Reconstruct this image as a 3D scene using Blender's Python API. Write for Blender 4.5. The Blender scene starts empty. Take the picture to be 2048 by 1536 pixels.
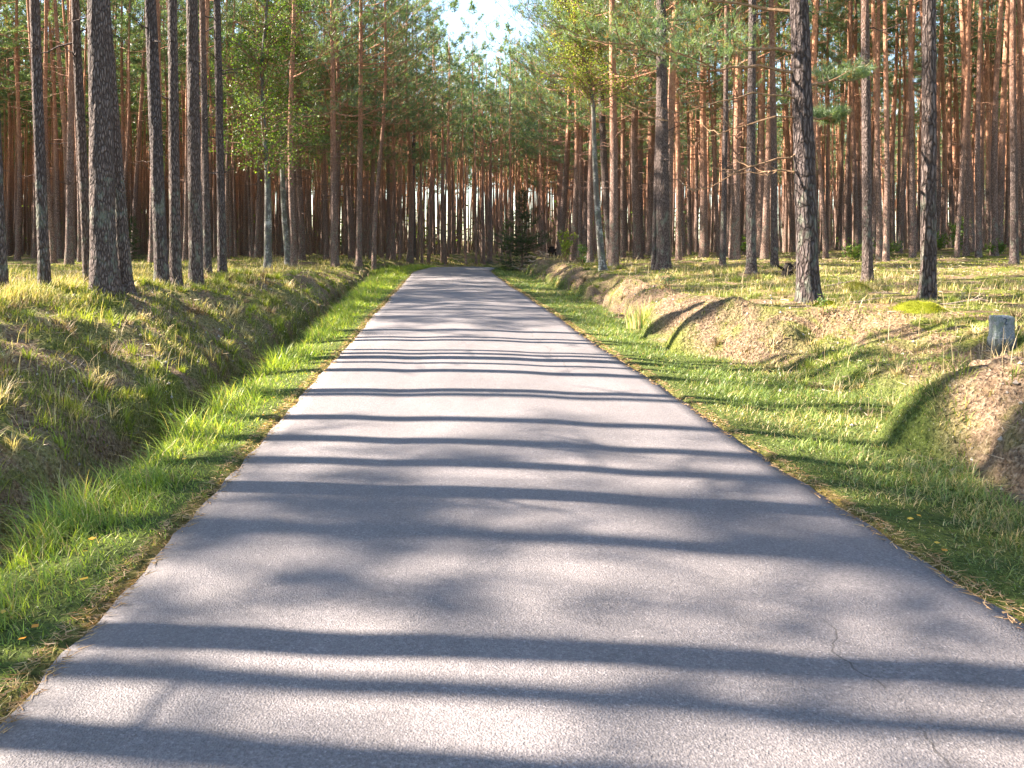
import bpy, math, random
import numpy as np
from math import radians, sin, cos, tan, pi

SC = bpy.context.scene
COL = SC.collection
# ------------------------------------------------------------------ camera
CAM_H = 1.55
F = 1538.0            # focal length in pixels of the 2048-wide photograph
HZ = 480.0            # horizon row
cam_data = bpy.data.cameras.new("camera")
cam_data.sensor_width = 36.0
cam_data.lens = 36.0 * F / 2048.0
cam_data.shift_y = -(768.0 - HZ) / 2048.0
cam_data.clip_start = 0.05
cam_data.clip_end = 2000.0
cam = bpy.data.objects.new("camera", cam_data)
COL.objects.link(cam)
cam.location = (0, 0, CAM_H)
cam.rotation_euler = (radians(90), 0, 0)
SC.camera = cam
# ------------------------------------------------------------------ sky, sun, exposure
SUN_EL = radians(36)
SUN_DIR = (-1.0, 0.12)                      # horizontal direction towards the sun
az = math.atan2(SUN_DIR[0], SUN_DIR[1])     # clockwise from +Y
world = bpy.data.worlds.new("World")
SC.world = world
world.use_nodes = True
wn = world.node_tree
sky = wn.nodes.new("ShaderNodeTexSky")
sky.sky_type = 'NISHITA'
sky.sun_disc = False
sky.sun_elevation = SUN_EL
sky.sun_rotation = az
sky.dust_density = 0.6
sky.air_density = 1.0
wn.links.new(sky.outputs[0], wn.nodes["Background"].inputs[0])
wn.nodes["Background"].inputs[1].default_value = 0.085
sl = bpy.data.lights.new("sun", 'SUN')
sl.energy = 5.0
sl.angle = radians(0.5)
sl.color = (1.0, 0.87, 0.73)
so = bpy.data.objects.new("sun", sl)
COL.objects.link(so)
so.rotation_euler = (pi / 2 - SUN_EL, 0, pi - az)
so.location = (0, 0, 40)
SC.view_settings.view_transform = 'Standard'
SC.view_settings.look = 'None'
SC.view_settings.exposure = 2.9
SC.view_settings.gamma = 1.0
SC.cycles.max_bounces = 6
SC.cycles.diffuse_bounces = 3
SC.cycles.transmission_bounces = 3
SC.cycles.glossy_bounces = 2
SC.cycles.use_denoising = True

R = np.random.default_rng(11)
random.seed(4)

# ------------------------------------------------------------------ noise
def _h(ix, iy, seed):
    a = (ix.astype(np.int64) * 374761393 + iy.astype(np.int64) * 668265263 + seed * 1442695041) & 0xFFFFFFFF
    a = ((a ^ (a >> 13)) * 1274126177) & 0xFFFFFFFF
    a = a ^ (a >> 16)
    return (a & 0xFFFF) / 65535.0
def vn(x, y, seed=0):
    x = np.asarray(x, float); y = np.asarray(y, float)
    xi = np.floor(x); yi = np.floor(y)
    fx = x - xi; fy = y - yi
    fx = fx * fx * (3 - 2 * fx); fy = fy * fy * (3 - 2 * fy)
    xi = xi.astype(np.int64); yi = yi.astype(np.int64)
    a = _h(xi, yi, seed); b = _h(xi + 1, yi, seed); c = _h(xi, yi + 1, seed); d = _h(xi + 1, yi + 1, seed)
    return (a + (b - a) * fx) + ((c + (d - c) * fx) - (a + (b - a) * fx)) * fy * 1.0
def fbm(x, y, seed=0, o=3):
    r = 0; amp = 1.0; tot = 0
    for k in range(o):
        r = r + amp * vn(np.asarray(x) * 2 ** k + 17.3 * k, np.asarray(y) * 2 ** k + 9.1 * k, seed + k)
        tot += amp; amp *= 0.5
    return r / tot
def sst(a, b, x):
    t = np.clip((np.asarray(x, float) - a) / (b - a), 0, 1)
    return t * t * (3 - 2 * t)

# ------------------------------------------------------------------ the lie of the land
_n = math.hypot(0.09, 1.0)
DX, DY = -0.09 / _n, 1.0 / _n
NX, NY = 1.0 / _n, 0.09 / _n
OX, OY = 0.45, 0.0
S0, RB, ANG = 36.0, 34.0, 1.1
HALF = 1.843
CXc, CYc = OX + S0 * DX + RB * NX, OY + S0 * DY + RB * NY
def dirs(a):
    return (DX * math.cos(a) + NX * math.sin(a), DY * math.cos(a) + NY * math.sin(a))
def road_coord(x, y):
    x = np.asarray(x, float); y = np.asarray(y, float)
    px, py = x - OX, y - OY
    s = px * DX + py * DY
    t = px * NX + py * NY
    vx, vy = x - CXc, y - CYc
    dist = np.hypot(vx, vy)
    ang = np.arctan2(vx * DX + vy * DY, -(vx * NX + vy * NY))
    ta = RB - dist; sa = S0 + RB * ang
    d2 = dirs(ANG); n2 = (d2[1], -d2[0])
    ex, ey = CXc - RB * n2[0], CYc - RB * n2[1]
    qx, qy = x - ex, y - ey
    s2 = qx * d2[0] + qy * d2[1] + S0 + RB * ANG
    t2 = qx * n2[0] + qy * n2[1]
    past = s > S0
    arc = past & (ang <= ANG)
    ex_ = past & (ang > ANG)
    s = np.where(arc, sa, np.where(ex_, s2, s))
    t = np.where(arc, ta, np.where(ex_, t2, t))
    return s, t
def road_point(s, t):
    s = np.asarray(s, float); t = np.asarray(t, float)
    x = OX + s * DX + t * NX; y = OY + s * DY + t * NY
    a = np.clip((s - S0) / RB, 0, ANG)
    r = RB - t
    d2x = DX * np.cos(a) + NX * np.sin(a); d2y = DY * np.cos(a) + NY * np.sin(a)
    n2x, n2y = d2y, -d2x
    e = np.maximum(s - S0 - RB * ANG, 0)
    xa = CXc - r * n2x + e * d2x; ya = CYc - r * n2y + e * d2y
    m = s > S0
    return np.where(m, xa, x), np.where(m, ya, y)
def road_z(s):
    s = np.asarray(s, float)
    e = np.maximum(s - 43.0, 0)
    return -0.06 * e * e / (e + 4.0) + 0.012 * np.sin(s * 0.9) + 0.01 * np.sin(s * 0.37 + 1)
def road_surf(s, t):
    t = np.asarray(t, float)
    rut = -0.012 * (np.exp(-((t - 0.85) / 0.28) ** 2) + np.exp(-((t + 0.85) / 0.28) ** 2))
    return road_z(s) + 0.03 * (1 - (t / HALF) ** 2) + rut + 0.012 * (fbm(s * 0.5, t * 0.8, 41, 2) - 0.5)
LS = [0, 5, 9, 14, 20, 25, 32, 40, 60, 90]
LH = [.74, .80, .86, .76, .62, .44, .34, .36, .10, .1]
LF = [.80, .84, .90, .86, .80, .74, .62, .52, .22, .2]     # forest floor a little way in
RS = [0, 4, 6.2, 7.3, 9, 11, 15, 20, 30, 40, 60]
RH = [.56, .60, .54, .42, .42, .60, .56, .56, .62, .62, .3]
RF = [.7, .7, .7, .68, .68, .72, .75, .78, .82, .85, .5]
def ground_z(x, y):
    x = np.asarray(x, float); y = np.asarray(y, float)
    s, t = road_coord(x, y)
    rz = road_z(s)
    u = np.abs(t) - HALF
    sc = np.clip(s, 0, 90)
    hum = (fbm(x * 0.55, y * 0.55, 3, 3) - 0.5)
    fine = (fbm(x * 2.6, y * 2.6, 7, 3) - 0.5)
    # left: verge, ditch, bank
    u1 = u + 0.22 * (fbm(s * 0.45, 1.0 + 0 * s, 12, 2) - 0.5) * sst(.5, 1.2, u)
    H = np.interp(sc, LS, LH); Fl = np.interp(sc, LS, LF)
    dd = np.interp(sc, [0, 14, 20, 26, 34], [.60, .56, .42, .20, .05])
    wd = np.interp(sc, [0, 9, 15, 22, 40], [0, 0, .05, .3, .7])
    left = -0.05 * sst(0.1, .66 + wd, u1) - dd * sst(.66 + wd, 1.15 + wd, u1)
    bw = np.interp(sc, [0, 9, 14, 22, 40], [2.7, 2.3, 1.7, 1.3, 1.4])
    rise = np.clip((u1 - (1.32 + wd)) / bw, 0, 1)
    prof = 0.30 * sst(0, .13, rise) + 0.70 * (1 - (1 - rise) ** 1.5)
    bankm = np.sin(np.clip(rise, 0, 1) * pi) ** 0.7
    ribL = (fbm(s * 1.1 + u1 * 0.5, u1 * 0.6, 21, 3) - 0.5)
    left = left + prof * (H + dd + 0.05) + bankm * ribL * 0.42
    left = left + (Fl - H) * sst(3.5, 9, u1)
    left_far = sst(1.0, 3.5, u1)
    rg = 1 - np.abs(2 * fbm(x * 1.3, y * 1.3, 61, 3) - 1)
    left = left + bankm * (rg - .7) * .24 + bankm * (1 - np.abs(2 * fbm(x * 4.2, y * 4.2, 65, 2) - 1) - .7) * .09
    left = left + left_far * (hum * 0.42)
    # right: verge, shallow dip, bank (with the open ramp between 6.5 and 10 m)
    H = np.interp(sc, RS, RH); Fr = np.interp(sc, RS, RF)
    gap = sst(6.1, 7.2, sc) * (1 - sst(9.4, 10.8, sc))
    foot = np.interp(sc, [0, 4, 6, 7, 9.5, 11, 14, 18, 24, 32, 45], [1.3, 1.3, 1.3, 2.1, 1.9, 1.05, 1.2, 1.55, 1.5, 1.5, 1.7])
    foot = foot + 0.5 * (fbm(s * 0.8, 5 + 0 * s, 31, 3) - 0.5)
    bwr = np.interp(sc, [0, 5.8, 7, 9.2, 10.6, 16, 40], [1.3, 1.3, 2.6, 2.4, 1.2, .85, 1.1])
    right = -0.07 * sst(0.1, 1.0, u)
    rise = np.clip((u - foot) / bwr, 0, 1)
    prof = 0.25 * sst(0, .14, rise) + .75 * (1 - (1 - rise) ** 2.0)
    bankm = np.sin(np.clip(rise, 0, 1) * pi) ** 0.7
    rib = (fbm(s * 1.9 + u * 0.9, u * 0.45, 51, 3) - 0.5) + 0.12 * np.sin(s * 7.0 + u * 2.5 + 3 * vn(s, u, 5))
    right = right + prof * (H + 0.07) + bankm * rib * (0.30 + .25 * sst(8, 11, s)) * (1 - 0.5 * gap)
    rg = 1 - np.abs(2 * fbm(s * 1.5 + u * .5, u * .9, 62, 3) - 1)
    hol = sst(.52, .68, vn(s * .75, u * .5, 63)) * bankm
    right = right + bankm * (rg - .75) * .26 - hol * .34 * sst(8, 11, s)
    rg2 = 1 - np.abs(2 * fbm(s * 4.5 + u * 1.5, u * 2.6, 64, 2) - 1)
    right = right + bankm * (rg2 - .7) * .13
    right = right + (Fr - H) * sst(2.5, 8, u)
    right = right + sst(1.6, 4.0, u) * hum * 0.24
    far = 0.38 * sst(9, 30, u) * (1 - sst(50, 70, sc))
    right = right + far
    z = np.where(t < 0, left, right)
    inside = u <= 0.05
    z = np.where(inside, -0.03, z)
    z = z + np.where(u > 0, fine * (0.02 + 0.05 * sst(0.7, 1.6, u)), 0)
    k = sst(3.0, 9.0, u)
    zz = z + rz * (1 - k)
    zz = zz + sst(60, 200, np.hypot(x, y)) * 0.6
    return zz
def gz(x, y):
    return float(ground_z(np.array([x]), np.array([y]))[0])
def at(px, py, dmax=140.0):
    """where the ray through a pixel meets the ground -> (x, y, z)"""
    d = np.concatenate([np.arange(2.0, 40, 0.02), np.arange(40, dmax, 0.1)])
    x = (px - 1024.0) / F * d
    zr = CAM_H - (py - HZ) / F * d
    g = ground_z(x, d)
    hit = np.nonzero(zr <= g)[0]
    i = hit[0] if len(hit) else len(d) - 1
    return float(x[i]), float(d[i]), float(g[i])

# ------------------------------------------------------------------ mesh helpers
def mk_mesh(name, V, faces, mats=None, mat_idx=None, col=None, smooth=False):
    """faces: list of (k, n) int arrays"""
    me = bpy.data.meshes.new(name)
    V = np.asarray(V, np.float32)
    me.vertices.add(len(V))
    me.vertices.foreach_set("co", V.ravel())
    loops = np.concatenate([f.ravel() for f in faces]).astype(np.int32)
    sizes = np.concatenate([np.full(len(f), f.shape[1], np.int32) for f in faces])
    starts = np.concatenate([[0], np.cumsum(sizes)[:-1]]).astype(np.int32)
    me.loops.add(len(loops))
    me.loops.foreach_set("vertex_index", loops)
    me.polygons.add(len(sizes))
    me.polygons.foreach_set("loop_start", starts)
    me.polygons.foreach_set("loop_total", sizes)
    for m in (mats or []):
        me.materials.append(m)
    if mat_idx is not None:
        me.polygons.foreach_set("material_index", np.asarray(mat_idx, np.int32))
    me.polygons.foreach_set("use_smooth", np.full(len(sizes), smooth))
    if col is not None:
        a = me.attributes.new("tint", 'FLOAT_COLOR', 'POINT')
        c = np.ones((len(V), 4), np.float32); c[:, :3] = col
        a.data.foreach_set("color", c.ravel())
    me.update(calc_edges=True)
    return me
def link(name, me, parent=None, loc=None):
    o = bpy.data.objects.new(name, me)
    COL.objects.link(o)
    if parent is not None:
        o.parent = parent
    if loc is not None:
        o.location = loc
    return o
def tag(o, label=None, cat=None, group=None, kind=None):
    if label: o["label"] = label
    if cat: o["category"] = cat
    if group: o["group"] = group
    if kind: o["kind"] = kind
    return o
def empty(name, loc, rz=0, label=None, cat=None, group=None):
    o = bpy.data.objects.new(name, None)
    COL.objects.link(o)
    o.empty_display_size = 0.3
    o.location = loc; o.rotation_euler = (0, 0, rz)
    return tag(o, label, cat, group)
class Geo:
    """collects vertices, triangles and quads with a material index and a tint"""
    def __init__(s):
        s.V = []; s.T = []; s.Q = []; s.tm = []; s.qm = []; s.C = []; s.n = 0
    def add(s, V, T=None, Q=None, m=0, col=(1, 1, 1)):
        V = np.asarray(V, np.float32).reshape(-1, 3)
        if T is not None and len(T):
            s.T.append(np.asarray(T, np.int64) + s.n); s.tm.append(np.full(len(T), m))
        if Q is not None and len(Q):
            s.Q.append(np.asarray(Q, np.int64) + s.n); s.qm.append(np.full(len(Q), m))
        c = np.asarray(col, np.float32)
        s.C.append(np.broadcast_to(c, (len(V), 3)) if c.ndim == 1 else c)
        s.V.append(V); s.n += len(V)
    def arrays(s):
        V = np.concatenate(s.V) if s.V else np.zeros((0, 3), np.float32)
        C = np.concatenate(s.C) if s.C else np.zeros((0, 3), np.float32)
        T = np.concatenate(s.T) if s.T else np.zeros((0, 3), np.int64)
        Q = np.concatenate(s.Q) if s.Q else np.zeros((0, 4), np.int64)
        tm = np.concatenate(s.tm) if s.tm else np.zeros(0, np.int64)
        qm = np.concatenate(s.qm) if s.qm else np.zeros(0, np.int64)
        return V, T, Q, tm, qm, C
    def merge(s, arr, M=None, off=(0, 0, 0)):
        V, T, Q, tm, qm, C = arr
        if M is not None: V = V @ M.T
        V = V + np.asarray(off, np.float32)
        if len(T): s.T.append(T + s.n); s.tm.append(tm)
        if len(Q): s.Q.append(Q + s.n); s.qm.append(qm)
        s.V.append(V.astype(np.float32)); s.C.append(C); s.n += len(V)
    def mesh(s, name, mats, smooth=False):
        V, T, Q, tm, qm, C = s.arrays()
        fs = [f for f in (T, Q) if len(f)]
        mi = np.concatenate([tm, qm])
        return mk_mesh(name, V, fs, mats, mi, C, smooth)
def tube(geo, P, r, sides=6, m=0, col=(1, 1, 1), cap=True, disp=None):
    P = np.asarray(P, float); r = np.asarray(r, float)
    n = len(P)
    T = np.gradient(P, axis=0)
    T /= np.linalg.norm(T, axis=1)[:, None] + 1e-9
    ref = np.array([0, 0, 1.0]) if abs(T[0][2]) < 0.9 else np.array([1.0, 0, 0])
    A = np.cross(T, ref); A /= np.linalg.norm(A, axis=1)[:, None] + 1e-9
    B = np.cross(T, A)
    a = np.arange(sides) / sides * 2 * pi
    rr = r[:, None] * np.ones(sides)
    if disp is not None: rr = rr + disp
    V = P[:, None, :] + rr[..., None] * (A[:, None, :] * np.cos(a)[None, :, None] + B[:, None, :] * np.sin(a)[None, :, None])
    i = np.arange(n - 1)[:, None] * sides; j = np.arange(sides)[None, :]; j2 = (j + 1) % sides
    Q = np.stack([i + j, i + sides + j, i + sides + j2, i + j2], -1).reshape(-1, 4)
    V = V.reshape(-1, 3)
    Tt = None
    if cap:
        V = np.concatenate([V, P[-1:]])
        b = (n - 1) * sides
        Tt = np.array([[b + (k + 1) % sides, b + k, n * sides] for k in range(sides)])[:, ::-1]
    geo.add(V, Tt, Q, m, col)
def bits(geo, C, D, L, W, m=0, col=(1, 1, 1)):
    """thin triangles: base centre C, direction D, length L, width W"""
    C = np.asarray(C, float); n = len(C)
    D = D / (np.linalg.norm(D, axis=1)[:, None] + 1e-9)
    rnd = R.normal(size=(n, 3))
    S = np.cross(D, rnd); S /= np.linalg.norm(S, axis=1)[:, None] + 1e-9
    L = np.broadcast_to(L, n)[:, None]; W = np.broadcast_to(W, n)[:, None]
    V = np.stack([C - S * W / 2, C + S * W / 2, C + D * L], 1).reshape(-1, 3)
    T = np.arange(3 * n).reshape(-1, 3)
    col = np.asarray(col, np.float32)
    if col.ndim == 2: col = np.repeat(col, 3, 0)
    geo.add(V, T, None, m, col)
def leaves(geo, C, size, m=0, col=(1, 1, 1), droop=0.3):
    C = np.asarray(C, float); n = len(C)
    D = R.normal(size=(n, 3)); D[:, 2] -= droop; D /= np.linalg.norm(D, axis=1)[:, None]
    S = np.cross(D, R.normal(size=(n, 3))); S /= np.linalg.norm(S, axis=1)[:, None]
    L = (size * R.uniform(.7, 1.3, n))[:, None]
    V = np.stack([C, C + D * L * .5 + S * L * .36, C + D * L, C + D * L * .5 - S * L * .36], 1).reshape(-1, 3)
    Q = np.arange(4 * n).reshape(-1, 4)
    col = np.asarray(col, np.float32)
    if col.ndim == 2: col = np.repeat(col, 4, 0)
    geo.add(V, None, Q, m, col)
def blades(name, P, h, w, az_, bend, col, mat, seg=2):
    """grass: P (n,3), one arched tapering blade at each"""
    n = len(P)
    d = np.stack([np.cos(az_), np.sin(az_), np.zeros(n)], 1)
    sd = np.stack([-np.sin(az_ + R.uniform(-1, 1, n)), np.cos(az_), np.zeros(n)], 1)
    vs = []
    for k in range(seg + 1):
        f = k / seg
        c = P + d * (h * bend * f ** 1.8)[:, None]
        c[:, 2] += h * (f - 0.35 * bend * f * f) 
        ww = (w * (1 - f) ** 0.7 / 2)[:, None]
        if k < seg: vs += [c - sd * ww, c + sd * ww]
        else: vs += [c]
    V = np.stack(vs, 1)
    nv = 2 * seg + 1
    b = np.arange(n)[:, None] * nv
    Q = [np.concatenate([b + 2 * k, b + 2 * k + 1, b + 2 * k + 3, b + 2 * k + 2], 1) for k in range(seg - 1)]
    T = np.concatenate([b + 2 * seg - 2, b + 2 * seg - 1, b + 2 * seg], 1)
    fs = [T] + ([np.concatenate(Q)] if Q else [])
    me = mk_mesh(name, V.reshape(-1, 3), fs, [mat], None, np.repeat(col, nv, 0))
    return link(name, me)

def hz_col(a, b, n, p=1.0, v=.2):
    a = np.array(a); b = np.array(b)
    return (a + (b - a) * R.uniform(0, 1, (n, 1)) ** p) * R.uniform(1 - v, 1 + v, (n, 1))
# ------------------------------------------------------------------ materials
class N:
    def __init__(s, name, rough=0.8, spec=0.3):
        s.m = bpy.data.materials.new(name); s.m.use_nodes = True
        s.t = s.m.node_tree; s.b = s.t.nodes["Principled BSDF"]; s.out = s.t.nodes["Material Output"]
        s.b.inputs["Roughness"].default_value = rough
        s.b.inputs["Specular IOR Level"].default_value = spec
    def n(s, typ, **kw):
        nd = s.t.nodes.new(typ)
        for k, v in kw.items():
            if k.startswith("i_"): nd.inputs[k[2:].replace("_", " ")].default_value = v
            else: setattr(nd, k, v)
        return nd
    def l(s, a, b): s.t.links.new(a, b)
    def pos(s, scale=(1, 1, 1), obj=False):
        mp = s.n("ShaderNodeMapping"); mp.inputs["Scale"].default_value = scale
        if obj: s.l(s.n("ShaderNodeTexCoord").outputs["Object"], mp.inputs[0])
        else: s.l(s.n("ShaderNodeNewGeometry").outputs["Position"], mp.inputs[0])
        return mp.outputs[0]
    def noise(s, vec, scale, detail=3, rough=0.55, dist=0.0):
        nd = s.n("ShaderNodeTexNoise"); nd.inputs["Scale"].default_value = scale
        nd.inputs["Detail"].default_value = detail; nd.inputs["Roughness"].default_value = rough
        nd.inputs["Distortion"].default_value = dist
        s.l(vec, nd.inputs["Vector"]); return nd.outputs["Fac"]
    def ramp(s, fac, stops):
        nd = s.n("ShaderNodeValToRGB")
        while len(nd.color_ramp.elements) < len(stops): nd.color_ramp.elements.new(0.5)
        for e, (p, c) in zip(nd.color_ramp.elements, stops):
            e.position = p
            e.color = (c, c, c, 1) if isinstance(c, (int, float)) else (*c, 1)
        s.l(fac, nd.inputs[0]); return nd.outputs[0]
    def mix(s, fac, a, b, mode='MIX'):
        nd = s.n("ShaderNodeMix", data_type='RGBA', blend_type=mode)
        for v, i in ((fac, 0), (a, 6), (b, 7)):
            if hasattr(v, "is_linked") or hasattr(v, "links"): s.l(v, nd.inputs[i])
            elif isinstance(v, (int, float)) and i: nd.inputs[i].default_value = (v, v, v, 1)
            elif i: nd.inputs[i].default_value = (*v, 1)
            else: nd.inputs[i].default_value = v
        return nd.outputs[2]
    def math(s, op, a, b=0.0, c=0.0):
        nd = s.n("ShaderNodeMath", operation=op)
        for v, i in ((a, 0), (b, 1), (c, 2)):
            if hasattr(v, "links"): s.l(v, nd.inputs[i])
            else: nd.inputs[i].default_value = v
        return nd.outputs[0]
    def bump(s, h, strength=0.5, dist=0.01, prev=None):
        nd = s.n("ShaderNodeBump"); nd.inputs["Strength"].default_value = strength
        nd.inputs["Distance"].default_value = dist
        s.l(h, nd.inputs["Height"])
        if prev is not None: s.l(prev, nd.inputs["Normal"])
        s.l(nd.outputs[0], s.b.inputs["Normal"]); return nd.outputs[0]
    def base(s, c): s.l(c, s.b.inputs["Base Color"])
    def attr(s, name):
        nd = s.n("ShaderNodeAttribute"); nd.attribute_name = name; return nd.outputs["Color"]
    def sep(s, v):
        nd = s.n("ShaderNodeSeparateXYZ"); s.l(v, nd.inputs[0]); return nd.outputs
def leafy(name, trans=0.35, rough=0.5, spec=0.35, var=None, tcol=1.3):
    m = N(name, rough, spec)
    c = m.attr("tint")
    nz = m.noise(m.pos(), 0.9, 2)
    c = m.mix(1.0, c, m.ramp(nz, [(0.3, 0.72), (0.7, 1.25)]), 'MULTIPLY')
    if var:
        c = m.mix(m.math('MULTIPLY', m.n("ShaderNodeObjectInfo").outputs["Random"], var[0]), c, var[1])
    m.base(c)
    tr = m.n("ShaderNodeBsdfTranslucent")
    tc = m.mix(1.0, c, (tcol, tcol * 1.05, 0.55), 'MULTIPLY'); m.l(tc, tr.inputs[0])
    mx = m.n("ShaderNodeMixShader"); mx.inputs[0].default_value = trans
    m.l(m.b.outputs[0], mx.inputs[1]); m.l(tr.outputs[0], mx.inputs[2]); m.l(mx.outputs[0], m.out.inputs[0])
    return m.m
M_needle = leafy("pine_needles", 0.50, 0.42, 0.5, (0.35, (0.085, 0.12, 0.045)))
M_leaf = leafy("birch_leaves", 0.45, 0.45, 0.4)
M_grass = leafy("grass_blades", 0.42, 0.45, 0.45)
M_dry = leafy("dry_blades", 0.25, 0.6, 0.25)
M_mossb = leafy("moss_fibres", 0.3, 0.8, 0.1)

def mat_asphalt():
    m = N("asphalt", 0.72, 0.45)
    p = m.pos()
    fine = m.noise(p, 95, 2, 0.7)
    grit = m.n("ShaderNodeTexVoronoi"); grit.inputs["Scale"].default_value = 130; m.l(p, grit.inputs["Vector"])
    big = m.noise(p, 0.7, 4, 0.6)
    mid = m.noise(m.pos((3.0, 0.55, 1)), 1.0, 4, 0.6)
    c = m.ramp(fine, [(0.30, (0.104, 0.094, 0.096)), (0.5, (0.142, 0.129, 0.131)), (0.72, (0.200, 0.183, 0.181))])
    stone = m.ramp(m.sep(grit.outputs["Color"])[0], [(0.0, 0.74), (0.55, 0.99), (0.93, 1.08), (1.0, 1.5)])
    c = m.mix(1.0, c, stone, 'MULTIPLY')
    c = m.mix(1.0, c, m.ramp(big, [(0.3, 0.86), (0.7, 1.10)]), 'MULTIPLY')
    c = m.mix(1.0, c, m.ramp(mid, [(0.3, 0.90), (0.7, 1.08)]), 'MULTIPLY')
    # worn patches and two polished wheel tracks
    rep_ = m.noise(m.pos((1.1, .35, 1)), 1.0, 2, .5, .8)
    c = m.mix(m.ramp(rep_, [(0.55, 0.0), (0.60, 0.16)]), c, (0.10, 0.095, 0.10))
    # thin cracks wandering along the road
    x, y, z = m.sep(p)
    for (x0, sl_, y0, y1, sd, w) in ((1.48, -0.09, 1.9, 3.15, 3.1, .0042), (-0.62, -0.22, 6.6, 8.6, 7.7, .006), (1.48, -0.09, 8.5, 14.5, 5.0, .007),
                                    (0.9, -0.09, 15, 24, 1.4, .009)):
        wn_ = m.noise(m.pos((0.001, 1, 1)), 1.2 + sd * 0.06, 4, 0.6)
        line = m.math('ADD', m.math('SUBTRACT', x, x0), m.math('MULTIPLY', y, -sl_))
        line = m.math('ADD', line, m.math('MULTIPLY', m.math('SUBTRACT', wn_, 0.5), 0.45))
        d = m.math('ABSOLUTE', line)
        g = m.math('LESS_THAN', d, w)
        ins = m.math('MULTIPLY', m.math('GREATER_THAN', y, y0), m.math('LESS_THAN', y, y1))
        g = m.math('MULTIPLY', m.math('MULTIPLY', g, ins), m.ramp(m.noise(p, 6, 3), [(0.42, 0.0), (0.56, 0.65)]))
        c = m.mix(g, c, (0.03, 0.026, 0.024))
    m.base(c)
    m.bump(m.math('ADD', m.math('MULTIPLY', grit.outputs["Distance"], 0.6), fine), 0.75, 0.006)
    return m.m
def mat_ground():
    m = N("forest_soil", 0.95, 0.1)
    p = m.pos()
    a = m.sep(m.attr("tint"))          # r = verge, g = bare bank, b = near road edge
    n1 = m.noise(p, 0.55, 4, 0.6, 0.4); n2 = m.noise(p, 3.5, 4, 0.65); n3 = m.noise(p, 28, 4, 0.7); n4 = m.noise(p, 1.3, 3, 0.6, 0.8)
    n5 = m.noise(p, 90, 2, 0.7)
    litter = m.ramp(n3, [(0.32, (0.070, 0.042, 0.026)), (0.5, (0.20, 0.13, 0.080)), (0.68, (0.38, 0.28, 0.18))])
    moss = m.ramp(n3, [(0.3, (0.040, 0.052, 0.012)), (0.5, (0.115, 0.130, 0.026)), (0.72, (0.24, 0.25, 0.05))])
    straw = m.ramp(n3, [(0.3, (0.11, 0.085, 0.035)), (0.55, (0.28, 0.23, 0.11)), (0.75, (0.42, 0.35, 0.19))])
    soil = m.ramp(n3, [(0.3, (0.05, 0.033, 0.022)), (0.5, (0.17, 0.115, 0.075)), (0.72, (0.36, 0.27, 0.18))])
    turf = m.ramp(n3, [(0.3, (0.030, 0.045, 0.012)), (0.7, (0.12, 0.15, 0.035))])
    c = m.mix(m.ramp(n1, [(0.50, 0.0), (0.64, 0.9)]), moss, straw)
    c = m.mix(m.ramp(n4, [(0.47, 0.0), (0.55, 0.92)]), c, litter)
    c = m.mix(m.math('MULTIPLY', a[1], m.ramp(n2, [(0.32, 0.25), (0.5, 1.0)])), c, soil)
    c = m.mix(a[0], c, turf)
    pn = m.ramp(n3, [(0.3, (0.12, 0.055, 0.022)), (0.5, (0.34, 0.17, 0.065)), (0.7, (0.5, 0.30, 0.13))])
    c = m.mix(m.math('MULTIPLY', a[2], m.ramp(n2, [(0.30, 0.2), (0.45, 1.0)])), c, pn)
    c = m.mix(m.math('GREATER_THAN', n5, 0.70), c, (0.55, 0.5, 0.45))
    m.base(c)
    b = m.bump(n3, 1.0, 0.04)
    m.bump(n2, 1.0, 0.12, b)
    return m.m
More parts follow.
